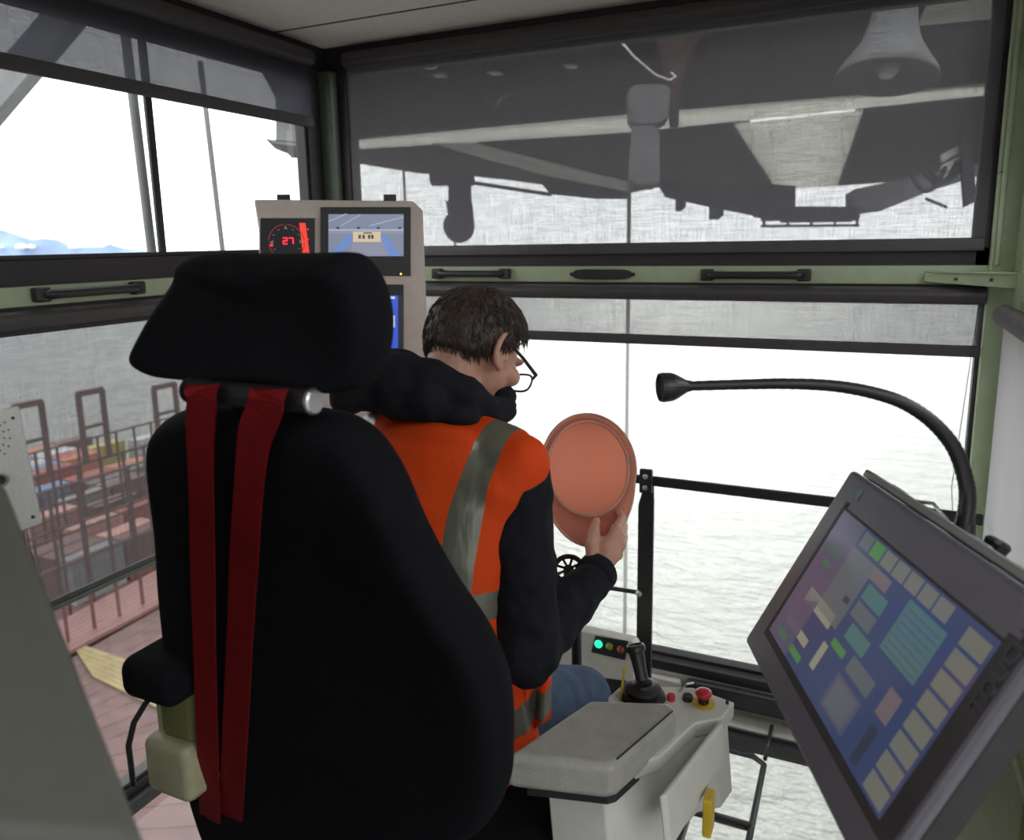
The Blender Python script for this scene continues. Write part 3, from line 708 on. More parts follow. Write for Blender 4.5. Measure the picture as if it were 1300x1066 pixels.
def ui(a0,a1,c0,c1,mi,off=.0012):   # fractions: a across (0 left..1 right), c up (0 bottom..1 top)
    quadf(b,[TL(su0+UW*a0,s_low+VH*c0,off),TL(su0+UW*a1,s_low+VH*c0,off),TL(su0+UW*a1,s_low+VH*c1,off),TL(su0+UW*a0,s_low+VH*c1,off)],mi)
ui(0,1,0,1,0,.001)
ui(0,1,.80,1,5,.0012)
for k in range(8): ui(.02+k*.120,.02+k*.120+.10,.015,.12,1)              # soft keys
for k in range(7): ui(.885,.985,.20+k*.085,.20+k*.085+.075,1 if k<5 else (2 if k==5 else 7))
ui(.55,.86,.17,.38,3); 
for k in range(7): ui(.57+k*.04,.58+k*.04,.18,.37,5,.0014)
ui(.15,.21,.72,.93,4); ui(.12,.30,.60,.64,4,.0014); ui(.05,.10,.70,.82,2); ui(.05,.10,.86,.95,2)
ui(.36,.46,.66,.90,4); ui(.32,.37,.50,.60,2); ui(.62,.66,.86,.93,2); ui(.72,.78,.84,.95,2)
ui(.40,.86,.62,.80,7); ui(.30,.40,.30,.46,7); ui(.42,.52,.42,.56,3); ui(.54,.64,.46,.60,7); ui(.66,.76,.46,.6,3); ui(.56,.60,.64,.68,6,.0014)
ui(.05,.26,.30,.48,5); ui(.07,.24,.32,.46,7,.0014); ui(.03,.25,.18,.22,6)
ui(.78,.86,.50,.62,8); ui(.30,.46,.17,.24,8)
finish('display',b,['ui_blue','ui_key','ui_green','ui_teal','ui_white','ui_lil','ui_dk','ui_grey','ui_pink'],fr,recalc=False)
# lettering on the lower edge of the bezel
def text(word,org,ex,ey,size,m,parent,name='lettering',depth=.0008):
    cu=bpy.data.curves.new('t','FONT'); cu.body=word; cu.size=size; cu.extrude=depth; cu.align_x='LEFT'
    to=bpy.data.objects.new('t',cu); COL.objects.link(to)
    dg=bpy.context.evaluated_depsgraph_get(); me=bpy.data.meshes.new_from_object(to.evaluated_get(dg))
    bpy.data.objects.remove(to)
    en=ex.cross(ey); me.transform(Matrix(((ex.x,ey.x,en.x,org.x),(ex.y,ey.y,en.y,org.y),(ex.z,ey.z,en.z,org.z),(0,0,0,1))))
    me.transform(Matrix.Translation(-wpos(parent)))
    o=bpy.data.objects.new(name,me); COL.objects.link(o); o.parent=parent; me.materials.clear(); me.materials.append(M[m]); return o
tq0=loc2(TPn(1228,893)); tq1=loc2(TPn(1283,822))
text('TOUCH',TL(tq0[0],s_low-.030,.0018),vR,vU,.026,'darktext',fr)
M['teal']=mat('teal_print',(.10,.25,.24),.4)
b=B(); q=loc2(TPn(1091,628)); prism(b,[TL(q[0]-.008,q[1]-.006,.0002),TL(q[0]+.008,q[1]-.006,.0002),TL(q[0]+.008,q[1]+.006,.0002),TL(q[0]-.008,q[1]+.006,.0002)],vN*.0006); finish('maker_mark',b,'teal',fr)
for k in (.2,.42,.62,.8):
    b=B(); box(b,TL(.006,-Ln*k,-.014),(.0,.0,.0)); b.free()
    b=B(); c=TL(.0125,-Ln*k,-.030); bar(b,c-vU*.02,c+vU*.02,.006,.002,up=vR); finish('vent_slot',b,'chrome',tp_)
# support arm and pedestal down to floor
b=B(); a=TL(-Wd*.5,-Ln*.55,-.05); tube(b,[a,a-vN*.05,a-vN*.06+Vector((.0,-.0,-.2)),Vector((min(a.x+.10,XR-.1),a.y,.0))],.022,12); finish('support_arm',b,'green',tp_,smooth=True)
b=B(); bx(b,.20,XR-.11,.95,1.5,0,1.14); tag(finish('side_cabinet',b,'olive',bevel=.01),'olive green cabinet under the touch screen at the right edge','cabinet')
# gooseneck lamp
neck=[(1222,676,1.05),(1228,640,1.06),(1226,610,1.065),(1212,570,1.07),(1185,537,1.075),(1150,513,1.08),(1110,499,1.085),(1060,490,1.09),(1000,487,1.095),(940,488,1.10),(872,490,1.105)]
lamp=thing('gooseneck_lamp','black gooseneck lamp curving left above the touch screen','lamp',W(1222,680,1.05))
P=[W(*q) for q in neck]; fine=[]
for i in range(len(P)-1):
    p0_,p1,p2_,p3_=P[max(i-1,0)],P[i],P[i+1],P[min(i+2,len(P)-1)]
    for k in range(10):
        t=k/10; fine.append(.5*((2*p1)+(p2_-p0_)*t+(2*p0_-5*p1+4*p2_-p3_)*t*t+(3*p1-p0_-3*p2_+p3_)*t**3))
fine.append(P[-1])
rr=[]
for i in range(len(fine)):
    f_=i/(len(fine)-1); rr.append((.0115-.0045*f_)*(1.05 if i%2 else .97))
b=B(); tube(b,fine,rr,14); finish('flexible_neck',b,'rubber',lamp,smooth=True)
he=P[-1]; hdv=(W(835,492,1.10)-he).normalized()
b=B(); lathe(b,he,hdv,[(.008,-.006),(.009,.0),(.018,.016),(.0205,.022),(.0215,.034),(.0205,.040),(.0185,.040),(.017,.036),(.001,.035)],28); finish('lamp_head',b,'rubber',lamp)
b=B(); bp=W(1222,684,1.05); lathe(b,bp,(P[1]-P[0]).normalized(),[(.022,-.02),(.022,-.012),(.016,0),(.0135,.02),(.012,.025)],20); finish('base',b,'rubber',lamp)
b=B(); kb=W(1262,697,1.02); lathe(b,kb,vR+Vector((.2,0,.5)),[(.007,-.03),(.007,-.006),(.015,-.004),(.017,.010),(.013,.014)],14); tube(b,[bp-Z*.004,kb-vR*.01],.010,10); finish('clamp_knob',b,'rubber',lamp)
b=B(); tube(b,[TL(.010,-Ln*.30,-.03),TL(.02,-Ln*.36,-.035),TL(.016,-Ln*.42,-.03),bp],.0025,8); lab(finish('cable',b,'chrome',lamp,smooth=True),'pale lamp cable')

# ================================================================== LEFT FOREGROUND CONSOLE + INTERCOM
o_=thing('side_console','grey-green slanted side console in the near left foreground','console',W(40,900,.62)); o_.location.z=0
e0=W(2,598,.66); e1=W(60,745,.60); e2=W(152,977,.52); e3=W(190,1075,.49)
b=B(); back=Vector((-.35,-.28,0))
prism(b,[e0,e2+(e2-e0)*.0,e3,Vector((e3.x,e3.y,.0)),Vector((e0.x-.05,e0.y+.05,.0)),e0+Vector((-.05,.05,-.5))],Vector((-.30,-.10,0)))
finish('body',b,'greycab',o_,bevel=.012,bseg=4)
# intercom plate on a thin post behind
IC=thing('intercom_panel','speckled steel intercom plate with speaker holes and a push button at the left edge','intercom',W(20,600,1.0)); 
def IP(x,y,off=0):
    n=(CF*.93-CR*.36).normalized(); o=W(30,600,1.0); r=ray(x,y); t=((o-n*off)-C0).dot(n)/r.dot(n); return C0+r*t
iN=(CF*.93-CR*.36).normalized()
cor=[IP(-70,530),IP(23,515),IP(53,664),IP(-40,700)]
b=B(); prism(b,cor,iN*.004); pt=finish('face_plate',b,'plate',IC,bevel=.0015)
b=B()
cs=(0,556)
for ring,(rad,cnt) in enumerate(((6,6),(13,12),(20,16),(27,20),(34,20))):
    for k in range(cnt):
        a=2*PI*k/cnt; b2=IP(-22+rad*1.02*math.cos(a),556+rad*math.sin(a),.0006)
        lathe(b,b2,-iN,[(.0012,0),(.0012,.0006)],8)
finish('speaker_holes',b,'black',pt)
for x,y in ((16.5,530.5),(42,656),(-60,545)):
    b=B(); lathe(b,IP(x,y,.0005),-iN,[(.0022,0),(.0022,.001)],10); finish('screw',b,'black',pt)
b=B(); lathe(b,IP(2,609,.001),-iN,[(.0085,0),(.0085,.003),(.007,.005)],20); pb_=finish('push_button',b,'chrome',pt)
b=B(); lathe(b,IP(1,609,.006),-iN,[(.006,0),(.006,.001)],20); finish('button_face',b,'rubber',pb_)
b=B(); q=(cor[0]+cor[2])*.5; tube(b,[q+iN*.024-Vector((0,0,.02)),q+iN*.024-Vector((0,0,.3)),Vector((q.x+iN.x*.024,q.y+iN.y*.024,0))],.018,12); finish('mounting_post',b,'greycab',IC)
ch=B(); ch.free(); chain('hanging_chain',IC,[IP(33,670,-.004),IP(38,695,-.004),IP(44,715,-.004)],.0012)
# ================================================================== OPERATOR
S0=W(556,562,1.50)
ta=math.radians(8)
tf=Vector((math.sin(ta),math.cos(ta),0)); tr=Vector((math.cos(ta),-math.sin(ta),0))
per=thing('person','seated person in glasses, orange hi-vis vest, black hoodie and jeans looking at a helmet','person',Vector((S0.x,S0.y+.05,0)))
def T3(x,y,z_): return S0+tr*x+tf*y+Z*z_           # torso frame: right, forward, up
pel=T3(.015,-.06,-.53)
HC=W(605,434,1.60)
hp=math.radians(-36); hy=math.radians(-17)
HR=Matrix.Rotation(hy,3,'Z')@Matrix.Rotation(hp,3,'X')@Matrix.Rotation(math.radians(-4),3,'Y')*1.08
def HP(x,y,z_): return HC+HR@Vector((x,y,z_))
# arms
shR=T3(.168,.01,-.05); elR=W(671,826,1.40); wrR=W(757,728,1.585)
shL=T3(-.165,.03,-.045); elL=T3(-.26,.08,-.34); wrL=T3(-.10,.27,-.44)
hipR=T3(.10,.0,-.55); hipL=T3(-.10,.0,-.55)
knR=W(738,884,1.78); knL=knR-tr*.26+Vector((0,.02,0))
anR=Vector((knR.x+.02,knR.y+.10,.28)); anL=Vector((knL.x,knL.y+.12,.28))
print('ARM',(elR-shR).length,(wrR-elR).length,'THIGH',(knR-hipR).length,'hip z',hipR.z,'knee z',knR.z,'shin',(knR-anR).length, 'S0',S0)
def torso_secs(g=0.0,upto=6):
    L=[(-.60,-.05,.165,.115),(-.53,-.06,.180,.122),(-.42,-.06,.165,.115),(-.30,-.05,.165,.118),(-.18,-.035,.180,.125),(-.08,-.015,.185,.118),(-.02,.0,.160,.095),(.03,.012,.10,.078)]
    return [(T3(.015*(-k[0]),k[1],k[0]),tr*(k[2]+g),tf*(k[3]+g)) for k in L[:upto+1]]
# ---- body: one continuous skin surface
b=B()
loft(b,torso_secs(-.02))
capsule(b,T3(0,.02,-.02),HP(0,-.035,-.06),.062,.056,20)
ell(b,HC,(.074,.093,.088),HR,28,18)                      # cranium
ell(b,HP(0,.03,-.035),(.062,.070,.075),HR,24,16)         # face
ell(b,HP(0,.055,-.085),(.045,.045,.038),HR,20,14)        # jaw
ell(b,HP(0,.083,-.105),(.022,.018,.018),HR,14,10)        # chin
ell(b,HP(0,.108,-.038),(.012,.016,.022),HR,14,10)        # nose
ell(b,HP(0,.116,-.048),(.014,.012,.010),HR,12,8)
ell(b,HP(0,.088,-.075),(.022,.010,.009),HR,14,8)         # lips
ell(b,HP(0,.088,.005),(.055,.014,.012),HR,16,8)          # brow
for s in (-1,1): ell(b,HP(s*.045,.070,-.035),(.022,.025,.02),HR,14,8)   # cheeks
def arm_skin(sh,el,wr):
    capsule(b,sh,el,.047,.040); capsule(b,el,wr,.040,.027)
arm_skin(shR,elR,wrR); arm_skin(shL,elL,wrL)
def leg_skin(hip,kn,an):
    capsule(b,hip,kn,.075,.052); capsule(b,kn,an,.050,.036); capsule(b,an,an+tf*.16-Z*.05,.035,.03)
leg_skin(hipR,knR,anR); leg_skin(hipL,knL,anL)
# right hand: back of the hand toward the camera, thumb inside the helmet peak, fingers behind it
def hand(wr,palm,thumb,fingers,bm):
    pc,pr,pm=palm
    capsule(bm,wr,pc,.025,.025); ell(bm,pc,pr,pm,18,12)
    for ch,r0,r1 in [(thumb,.0135,.0095)]+[(f,.0098,.0072) for f in fingers]:
        n=len(ch)-1
        for i in range(n):
            a=r0+(r1-r0)*i/n; c_=r0+(r1-r0)*(i+1)/n; capsule(bm,ch[i],ch[i+1],a,c_,12)
        for i in range(1,n): ell(bm,ch[i],(r0*1.04,)*3,None,10,8)
pc=W(769,702,1.60)
px_=(W(782,668,1.62)-pc).normalized(); # toward the knuckles
pn=(C0-pc).normalized(); ps=px_.cross(pn).normalized(); pn=ps.cross(px_)
PM=Matrix((ps,px_,pn)).transposed()
kn_=[W(782,671,1.622),W(787,681,1.625),W(788,692,1.622),W(784,704,1.615)]
for k in kn_: capsule(b,wrR.lerp(pc,.6),k,.020,.0125)
hand(wrR,(pc,(.030,.038,.017),PM),
     [W(752,714,1.585),W(750,692,1.590),W(754,675,1.612),W(757,661,1.640)],
     [[kn_[0],W(790,657,1.665),W(787,650,1.715),W(777,652,1.755)],
      [kn_[1],W(792,669,1.672),W(789,664,1.725),W(776,664,1.76)],
      [kn_[2],W(792,682,1.67),W(788,677,1.72),W(775,677,1.75)],
      [kn_[3],W(787,697,1.66),W(783,691,1.70),W(773,690,1.725)]],b)
# left hand resting in the lap, half curled
plm=wrL+tr*.06+tf*.02-Z*.01
def lh(): 
    k=[plm+tr*.03+tf*(.03-.02*i)-Z*.004*i for i in range(4)]
    hand(wrL,(plm,(.038,.030,.016),Matrix((tr,tf,Z)).transposed()),[wrL+tf*.03+tr*.02,plm+tf*.045,plm+tf*.06+tr*.03,plm+tf*.06+tr*.05],
      [[p,p+tr*(.035-.002*i),p+tr*.055-Z*.015,p+tr*.05-Z*.035] for i,p in enumerate(k)],b)
lh()
body=finish('body',b,'skin',per,smooth=True,remesh=.0036,smoothit=3,recalc=True)
# ears (continuous shape of their own colour)
for s in (1,-1):
    b=B(); pts=[]
    for k in range(15):
        a=-2.35+k/14*4.4
        pts.append(HP(s*(.078+.010*math.cos(a*.5)),-.012-.020*math.cos(a)*1.0+.0,-.022+.033*math.sin(a)))
    tube(b,pts,[.004+.0025*math.sin(k/14*PI) for k in range(15)],10)
    ell(b,HP(s*.078,-.008,-.024),(.004,.016,.026),HR,14,10)
    ell(b,HP(s*.079,.000,-.050),(.006,.009,.011),HR,12,8)
    ell(b,HP(s*.080,.008,-.028),(.005,.005,.008),HR,10,8)
    finish('ear',b,'skin',per,smooth=True,remesh=.0022,smoothit=3)
# eyes
M['eye']=mat('eye_white',(.7,.68,.65),.2,noise_amt=0); 
for s in (1,-1):
    b=B(); ell(b,HP(s*.031,.082,-.012),(.012,.012,.012),HR,14,10); e_=finish('eye',b,'eye',per,smooth=True)
    b=B(); ell(b,HP(s*.031,.0915,-.013),(.005,.003,.005),HR,10,8); finish('iris',b,'rubber',e_,smooth=True)
# hair: cap plus combed tufts
def hair_r(d):   # radius of scalp along unit dir in head frame
    return 1/math.sqrt((d.x/.078)**2+(d.y/.097)**2+(d.z/.092)**2)
def hairline(d):
    # True where hair grows (head frame: y forward, z up)
    az=math.atan2(d.x,d.y)      # 0 = face
    el=math.asin(max(-1,min(1,d.z)))
    a=abs(az)
    if a<.9: lim=.62
    elif a<1.35: lim=.62-(a-.9)/.45*.55
    elif a<1.75: lim=.07 if a<1.5 else -.15-(a-1.5)*.6
    else: lim=-.42-min(1,(a-1.75)/.6)*.34
    return el>lim, el-lim
b=B(); N1,N2=64,40; grid=[]
for j in range(N2+1):
    el=-1.0+j/N2*(PI/2+1.0); row=[]
    for i in range(N1):
        az=2*PI*i/N1; d=Vector((math.sin(az)*math.cos(el),math.cos(az)*math.cos(el),math.sin(el)))
        ok,mg=hairline(d); r=hair_r(d); th=-.012 if mg<=-.08 else min(.0135,-.006+.0200*min(1,(mg+.08)/.35))
        th+=.0035*max(0,d.z)+.0035*noise.noise(d*5+Vector((3,1,7)))+.0018*noise.noise(Vector((d.x*26,d.y*9,d.z*9)))
        row.append(b.verts.new(HP(*(d*(r+th)))))
    grid.append(row)
for j in range(N2):
    for i in range(N1): b.faces.new((grid[j][i],grid[j][(i+1)%N1],grid[j+1][(i+1)%N1],grid[j+1][i]))
b.faces.new(grid[0][::-1])
rng=random.Random(5)
for _ in range(5200):
    d=Vector((rng.gauss(0,1),rng.gauss(0,1),rng.gauss(0,1))).normalized()
    ok,mg=hairline(d)
    if not ok or mg<.03: continue
    # combing direction: away from the crown whorl at the back top
    wh=Vector((.1,-.55,.83)); t=(d-wh*1.0); t=t-d*t.dot(d)
    if t.length<.05: t=Vector((1,0,0))
    t.normalize(); t=(t+Vector((rng.gauss(0,.22),rng.gauss(0,.22),rng.gauss(0,.22)))); t=(t-d*t.dot(d)).normalized()
    L=rng.uniform(.016,.030)*(1.25 if d.z>.3 else .75)*(1.5 if (d.y>.5) else 1)
    r=hair_r(d); th=min(.012,.002+.02*min(1,mg/.35))
    p0_=d*(r+th-.002); p1=p0_+t*L*.5+d*(.0030+rng.uniform(0,.0025)); p2_=p0_+t*L+d*rng.uniform(-.002,.003+.003*max(0,d.z))
    if d.y>.55: p2_=p2_-Vector((0,0,.004))
    s=d.cross(t)*rng.uniform(.0006,.0013)
    q=[HP(*(p0_-s)),HP(*(p0_+s)),HP(*(p1+s*.8)),HP(*(p1-s*.8)),HP(*p2_),HP(*(p0_+d*.001)),HP(*(p1+d*.0012))]
    v=[b.verts.new(x) for x in q]
    for f in ((0,1,2,3),(3,2,4),(0,3,6,5),(5,6,2,1),(3,4,6),(6,4,2)): b.faces.new([v[i] for i in f])
finish('hair',b,'hair',per,smooth=True,recalc=False)
# glasses
gl=B()
def lens(s):
    pts=[]
    for k in range(25):
        a=2*PI*k/24; ca,sa=math.cos(a),math.sin(a)
        pts.append(HP(s*.033+.025*math.copysign(abs(ca)**.7,ca),.125+.0*s,-.022+.019*math.copysign(abs(sa)**.7,sa)))
    return pts
for s in (1,-1):
    tube(gl,lens(s),.0023,6,cap=False)
    tube(gl,[HP(s*.058,.125,-.012),HP(s*.071,.115,-.008),HP(s*.080,.05,-.004),HP(s*.083,-.005,-.002),HP(s*.082,-.022,-.016),HP(s*.080,-.03,-.035)],[.0028,.0042,.0036,.003,.0028,.0025],8)
tube(gl,[HP(-.009,.126,-.018),HP(0,.128,-.014),HP(.009,.126,-.018)],.0014,6)
gg=lab(finish('glasses',gl,'rubber',per,smooth=True),'dark-rimmed glasses')
for s in (1,-1):
    b=B(); prism(b,lens(s)[:-1],HR@Vector((0,.0015,0))); finish('lens',b,'glass',gg)
# hoodie: torso and sleeves
b=B(); loft(b,torso_secs(.008))
def sleeve(sh,el,wr,k=1):
    capsule(b,sh,sh.lerp(el,.5),.069,.064,20); capsule(b,sh.lerp(el,.5),el,.064,.058,20)
    mid=el.lerp(wr,.55)
    capsule(b,el,mid,.055,.050,20); capsule(b,mid,el.lerp(wr,.93),.050,.040,20); 
    ax=(wr-el).normalized()
    for i,t in enumerate((.12,.27,.40,.55,.70,.83)):
        c=el.lerp(wr,t); R3=ax.to_track_quat('Z','Y').to_matrix()@Matrix.Rotation(.35*math.sin(i*2.1),3,'X')
        ell(b,c+Vector((.002*math.sin(i*3),0,.003)),(.058-.018*t,.058-.018*t,.013),R3,18,8)
sleeve(shR,elR,wrR); sleeve(shL,elL,wrL)
ell(b,elR+Vector((.0,-.01,-.012)),(.052,.052,.052))
hoodie=finish('hoodie',b,'hood',per,smooth=True,remesh=.005,smoothit=3)
tx=bpy.data.textures.new('cloth_folds','CLOUDS'); tx.noise_scale=.055; tx.noise_depth=1
def folds(o,st):
    dm=o.modifiers.new('folds','DISPLACE'); dm.texture=tx; dm.strength=st; dm.mid_level=.5
folds(hoodie,.016)
b=B(); ax=(wrR-elR).normalized(); c=elR.lerp(wrR,.93); lathe(b,c,ax,[(.030,-.002),(.041,.0),(.043,.012),(.042,.03),(.038,.036),(.032,.036),(.031,.02)],24); finish('cuff',b,'hood',hoodie,smooth=True)
b=B(); ax=(wrL-elL).normalized(); c=elL.lerp(wrL,.90); lathe(b,c,ax,[(.030,-.002),(.041,.0),(.043,.012),(.042,.03),(.038,.036),(.032,.036),(.031,.02)],24); finish('cuff',b,'hood',hoodie,smooth=True)
# hood bunched around the neck
b=B()
ring=[(440,506,1.43,.034),(470,478,1.43,.042),(510,474,1.42,.040),(550,482,1.425,.038),(590,502,1.44,.034),(622,522,1.48,.028),(640,520,1.55,.024),(638,500,1.62,.022),(600,500,1.68,.03),(540,500,1.68,.03),(480,495,1.62,.034),(445,500,1.52,.036)]
for i in range(len(ring)):
    a=ring[i]; c=ring[(i+1)%len(ring)]; capsule(b,W(*a[:3]),W(*c[:3]),a[3],c[3],16)
ell(b,W(505,497,1.425),(.105,.05,.050),Matrix.Rotation(math.radians(10),3,'Y'),22,14)
ell(b,W(505,470,1.46),(.055,.05,.045),None,18,12)
ell(b,W(560,510,1.45),(.09,.05,.040),Matrix.Rotation(math.radians(22),3,'Y'),22,14)
ell(b,W(470,500,1.45),(.060,.05,.038),None,22,14)
ell(b,W(545,500,1.53),(.10,.08,.05),None,22,14)
capsule(b,W(515,470,1.47),W(590,492,1.47),.036,.028)
for k in range(4):
    capsule(b,W(470+k*6,468+k*12,1.40+.002*k),W(600-k*12,505+k*6,1.405+.002*k),.012,.010)
folds(finish('hood',b,'hood',hoodie,smooth=True,remesh=.006,smoothit=4),.018)
# vest with reflective bands laid out in its own cut
def vest_mat():
    m,nt,out=newmat('hi_vis_vest')
    tc=nd(nt,'ShaderNodeTexCoord'); sx=nd(nt,'ShaderNodeSeparateXYZ')
    nt.links.new(tc.outputs['Object'],sx.inputs[0])
    def math_(op,a,b_=None,c_=None):
        n=nd(nt,'ShaderNodeMath',operation=op)
        for i,v in enumerate((a,b_,c_)):
            if v is None: continue
            if hasattr(v,'links'): nt.links.new(v,n.inputs[i])
            else: n.inputs[i].default_value=v
        return n.outputs[0]
    # object frame -> torso frame
    base=per.location
    def coord(ax,org):   # dot(p-org,ax)
        d=nd(nt,'ShaderNodeVectorMath',operation='DOT_PRODUCT'); nt.links.new(tc.outputs['Object'],d.inputs[0]); d.inputs[1].default_value=ax
        return math_('SUBTRACT',d.outputs['Value'],(org-base).dot(ax))
    u=coord(tr,S0); w=coord(Z,S0); 
    def band(x,c,h):  # |x-c|<h
        return math_('LESS_THAN',math_('ABSOLUTE',math_('SUBTRACT',x,c)),h)
    au=math_('ABSOLUTE',u)
    # shoulder bands: centre drifts inward going down
    cen=math_('MULTIPLY_ADD',w,BAND_K,BAND_C)
    v1=math_('LESS_THAN',math_('ABSOLUTE',math_('SUBTRACT',au,cen)),.026)
    v1=math_('MULTIPLY',v1,math_('GREATER_THAN',w,H1C))
    h1=band(w,H1C,.026); h2=band(w,H2C,.026)
    f=math_('MAXIMUM',v1,math_('MAXIMUM',h1,h2))
    b1=nd(nt,'ShaderNodeBsdfPrincipled'); b1.inputs['Base Color'].default_value=(1.0,.095,.014,1); b1.inputs['Roughness'].default_value=.7
    b1.inputs['Emission Color'].default_value=(1,.06,.01,1); b1.inputs['Emission Strength'].default_value=0
    b1.inputs['Specular IOR Level'].default_value=.2
    b2=nd(nt,'ShaderNodeBsdfPrincipled'); b2.inputs['Base Color'].default_value=(.17,.17,.13,1); b2.inputs['Roughness'].default_value=.35; b2.inputs['Metallic'].default_value=.3
    tl=nd(nt,'ShaderNodeBsdfTranslucent'); tl.inputs['Color'].default_value=(1,.10,.02,1)
    mx0=nd(nt,'ShaderNodeMixShader'); mx0.inputs[0].default_value=.25; nt.links.new(b1.outputs[0],mx0.inputs[1]); nt.links.new(tl.outputs[0],mx0.inputs[2])
    n=nd(nt,'ShaderNodeTexNoise'); n.inputs['Scale'].default_value=9; n.inputs['Detail'].default_value=3
    mp=nd(nt,'ShaderNodeMapping'); mp.inputs['Scale'].default_value=(1.6,1,.5); nt.links.new(tc.outputs['Object'],mp.inputs[0]); nt.links.new(mp.outputs[0],n.inputs['Vector'])
    bp=nd(nt,'ShaderNodeBump'); bp.inputs['Strength'].default_value=.5; bp.inputs['Distance'].default_value=.02; nt.links.new(n.outputs['Fac'],bp.inputs['Height'])
    nt.links.new(bp.outputs[0],b1.inputs['Normal']); nt.links.new(bp.outputs[0],b2.inputs['Normal'])
    mx=nd(nt,'ShaderNodeMixShader'); nt.links.new(f,mx.inputs[0]); nt.links.new(mx0.outputs[0],mx.inputs[1]); nt.links.new(b2.outputs[0],mx.inputs[2])
    nt.links.new(mx.outputs[0],out.inputs[0]); return m
def tloc(x,y,d): 
    p=W(x,y,d)-S0; return p.dot(tr),p.dot(tf),p.z
q=[tloc(641,548,1.42),tloc(607,700,1.40),tloc(615,765,1.38),tloc(657,925,1.40)]
print('BANDS',q)
BAND_K=(abs(q[0][0])-abs(q[1][0]))/(q[0][2]-q[1][2]); BAND_C=abs(q[0][0])-BAND_K*q[0][2]; H1C=q[2][2]; H2C=q[3][2]
M['vest']=vest_mat()
b=B()
secs=[(T3(.015*(-k[0]),k[1],k[0]),tr*k[2],tf*k[3]) for k in [(-.60,-.045,.225,.165),(-.52,-.05,.215,.155),(-.42,-.055,.200,.142),(-.30,-.05,.192,.140),(-.18,-.035,.200,.145),(-.08,-.015,.205,.138),(-.025,.0,.185,.122),(.018,.008,.15,.115),(.035,.012,.11,.09)]]
n=36; rings=[]
for j,(c,s,f) in enumerate(secs):
    ringv=[]
    for k in range(n):
        a=2*PI*k/n; wv=(1+.02*math.sin(a*5+j)+.015*math.sin(a*9+2*j)) if j<3 else 1
        ringv.append(b.verts.new(c+s*math.cos(a)*wv+f*math.sin(a)*wv))
    rings.append(ringv)
for a_,b_ in zip(rings,rings[1:]):
    for k in range(n): b.faces.new((a_[k],a_[(k+1)%n],b_[(k+1)%n],b_[k]))
b.faces.new(rings[0][::-1]); b.faces.new(rings[-1])
for s,sh in ((1,shR),(-1,shL)):
    capsule(b,T3(s*.06,.005,.0),T3(s*.150,.01,-.01),.070,.062,18)
for s_ in (1,-1): ell(b,T3(s_*.112,-.045,-.10),(.083,.068,.10),Matrix.Rotation(-ta,3,'Z'),24,16)
capsule(b,W(661,588,1.405),W(634,624,1.402),.055,.057,22); capsule(b,W(632,622,1.402),W(608,670,1.40),.060,.045,22)
ell(b,W(546,556,1.432),(.10,.035,.035))
vest=finish('vest',b,'vest',per,smooth=True,remesh=.006,smoothit=5)
lab(vest,'orange hi-vis vest with grey reflective bands')
# vest flap hanging over the hip
b=B(); fl=[]
for j in range(9):
    row=[]
    for i in range(13):
        x=652+i*4.0; y=862+j*10-i*(.5+.25*j)
        dd=1.44+.018*math.sin(i*1.1+j*.2)-.0*j+.004*i
        row.append(b.verts.new(W(x,y,dd)))
    fl.append(row)
for j in range(8):
    for i in range(12): b.faces.new((fl[j][i],fl[j][i+1],fl[j+1][i+1],fl[j+1][i]))
flap=finish('hem_flap',b,'vest',vest,smooth=True,solid=.004,sub=1)
# jeans
b=B()
for hip,kn,an in ((hipR,knR,anR),(hipL,knL,anL)):
    capsule(b,hip,hip.lerp(kn,.5),.098,.084,22); capsule(b,hip.lerp(kn,.5),kn,.084,.070,22); capsule(b,kn,kn.lerp(an,.5),.069,.062,20); capsule(b,kn.lerp(an,.5),an,.062,.056,20)
loft(b,torso_secs(.006)[:3])
finish('jeans',b,'jeans',per,smooth=True,remesh=.007,smoothit=5)
for an,s in ((anR,1),(anL,-1)):
    b=B(); capsule(b,an-Z*.02,an-Z*.035+tf*.15,.043,.038); capsule(b,an+Z*.03,an-Z*.04-tf*.03,.045,.042); bmesh.ops.create_cube(b,size=1,matrix=Matrix.Translation(an+tf*.06-Z*.065)@Matrix.Rotation(-ta,4,'Z')@Matrix.Diagonal((.085,.26,.02,1)))
    finish('shoe',b,'rubber',per,smooth=True,remesh=.006,smoothit=3)
# ---- helmet held in the hand
hc=W(747,592,1.775)
hz=(C0-hc).normalized(); 
hn=Matrix.Rotation(0,3,'Z')
upd=(CU*math.cos(math.radians(-5))+CR*math.sin(math.radians(-5))*-1).normalized()   # length axis in view, leaning left at the foot
upd=(CU*math.cos(math.radians(4))+CR*math.sin(math.radians(4))).normalized()
toc=-CF*.93-ray(747,592).normalized()*.07; toc.normalize()
sdv=upd.cross(toc).normalized(); toc=sdv.cross(upd).normalized()
al=math.radians(28)
hl=(upd*math.cos(al)-toc*math.sin(al)).normalized()      # back of the shell: up and away
ho=(toc*math.cos(al)+upd*math.sin(al)).normalized()      # opening faces the wearer, a little upward
hs=hl.cross(ho).normalized()
hel=thing('safety_helmet','orange safety helmet held upright by its peak, hollow side toward the person','helmet',hc)
def HM(s,l,o): return hc+hs*s+hl*l+ho*o
def rimr(a):
    # a: 0 = +s side, pi/2 = back (+l), -pi/2 = peak
    ca,sa=math.cos(a),math.sin(a)
    return .098*ca,(.122 if sa>0 else .122)*sa
b=B(); N=56; rings=[]
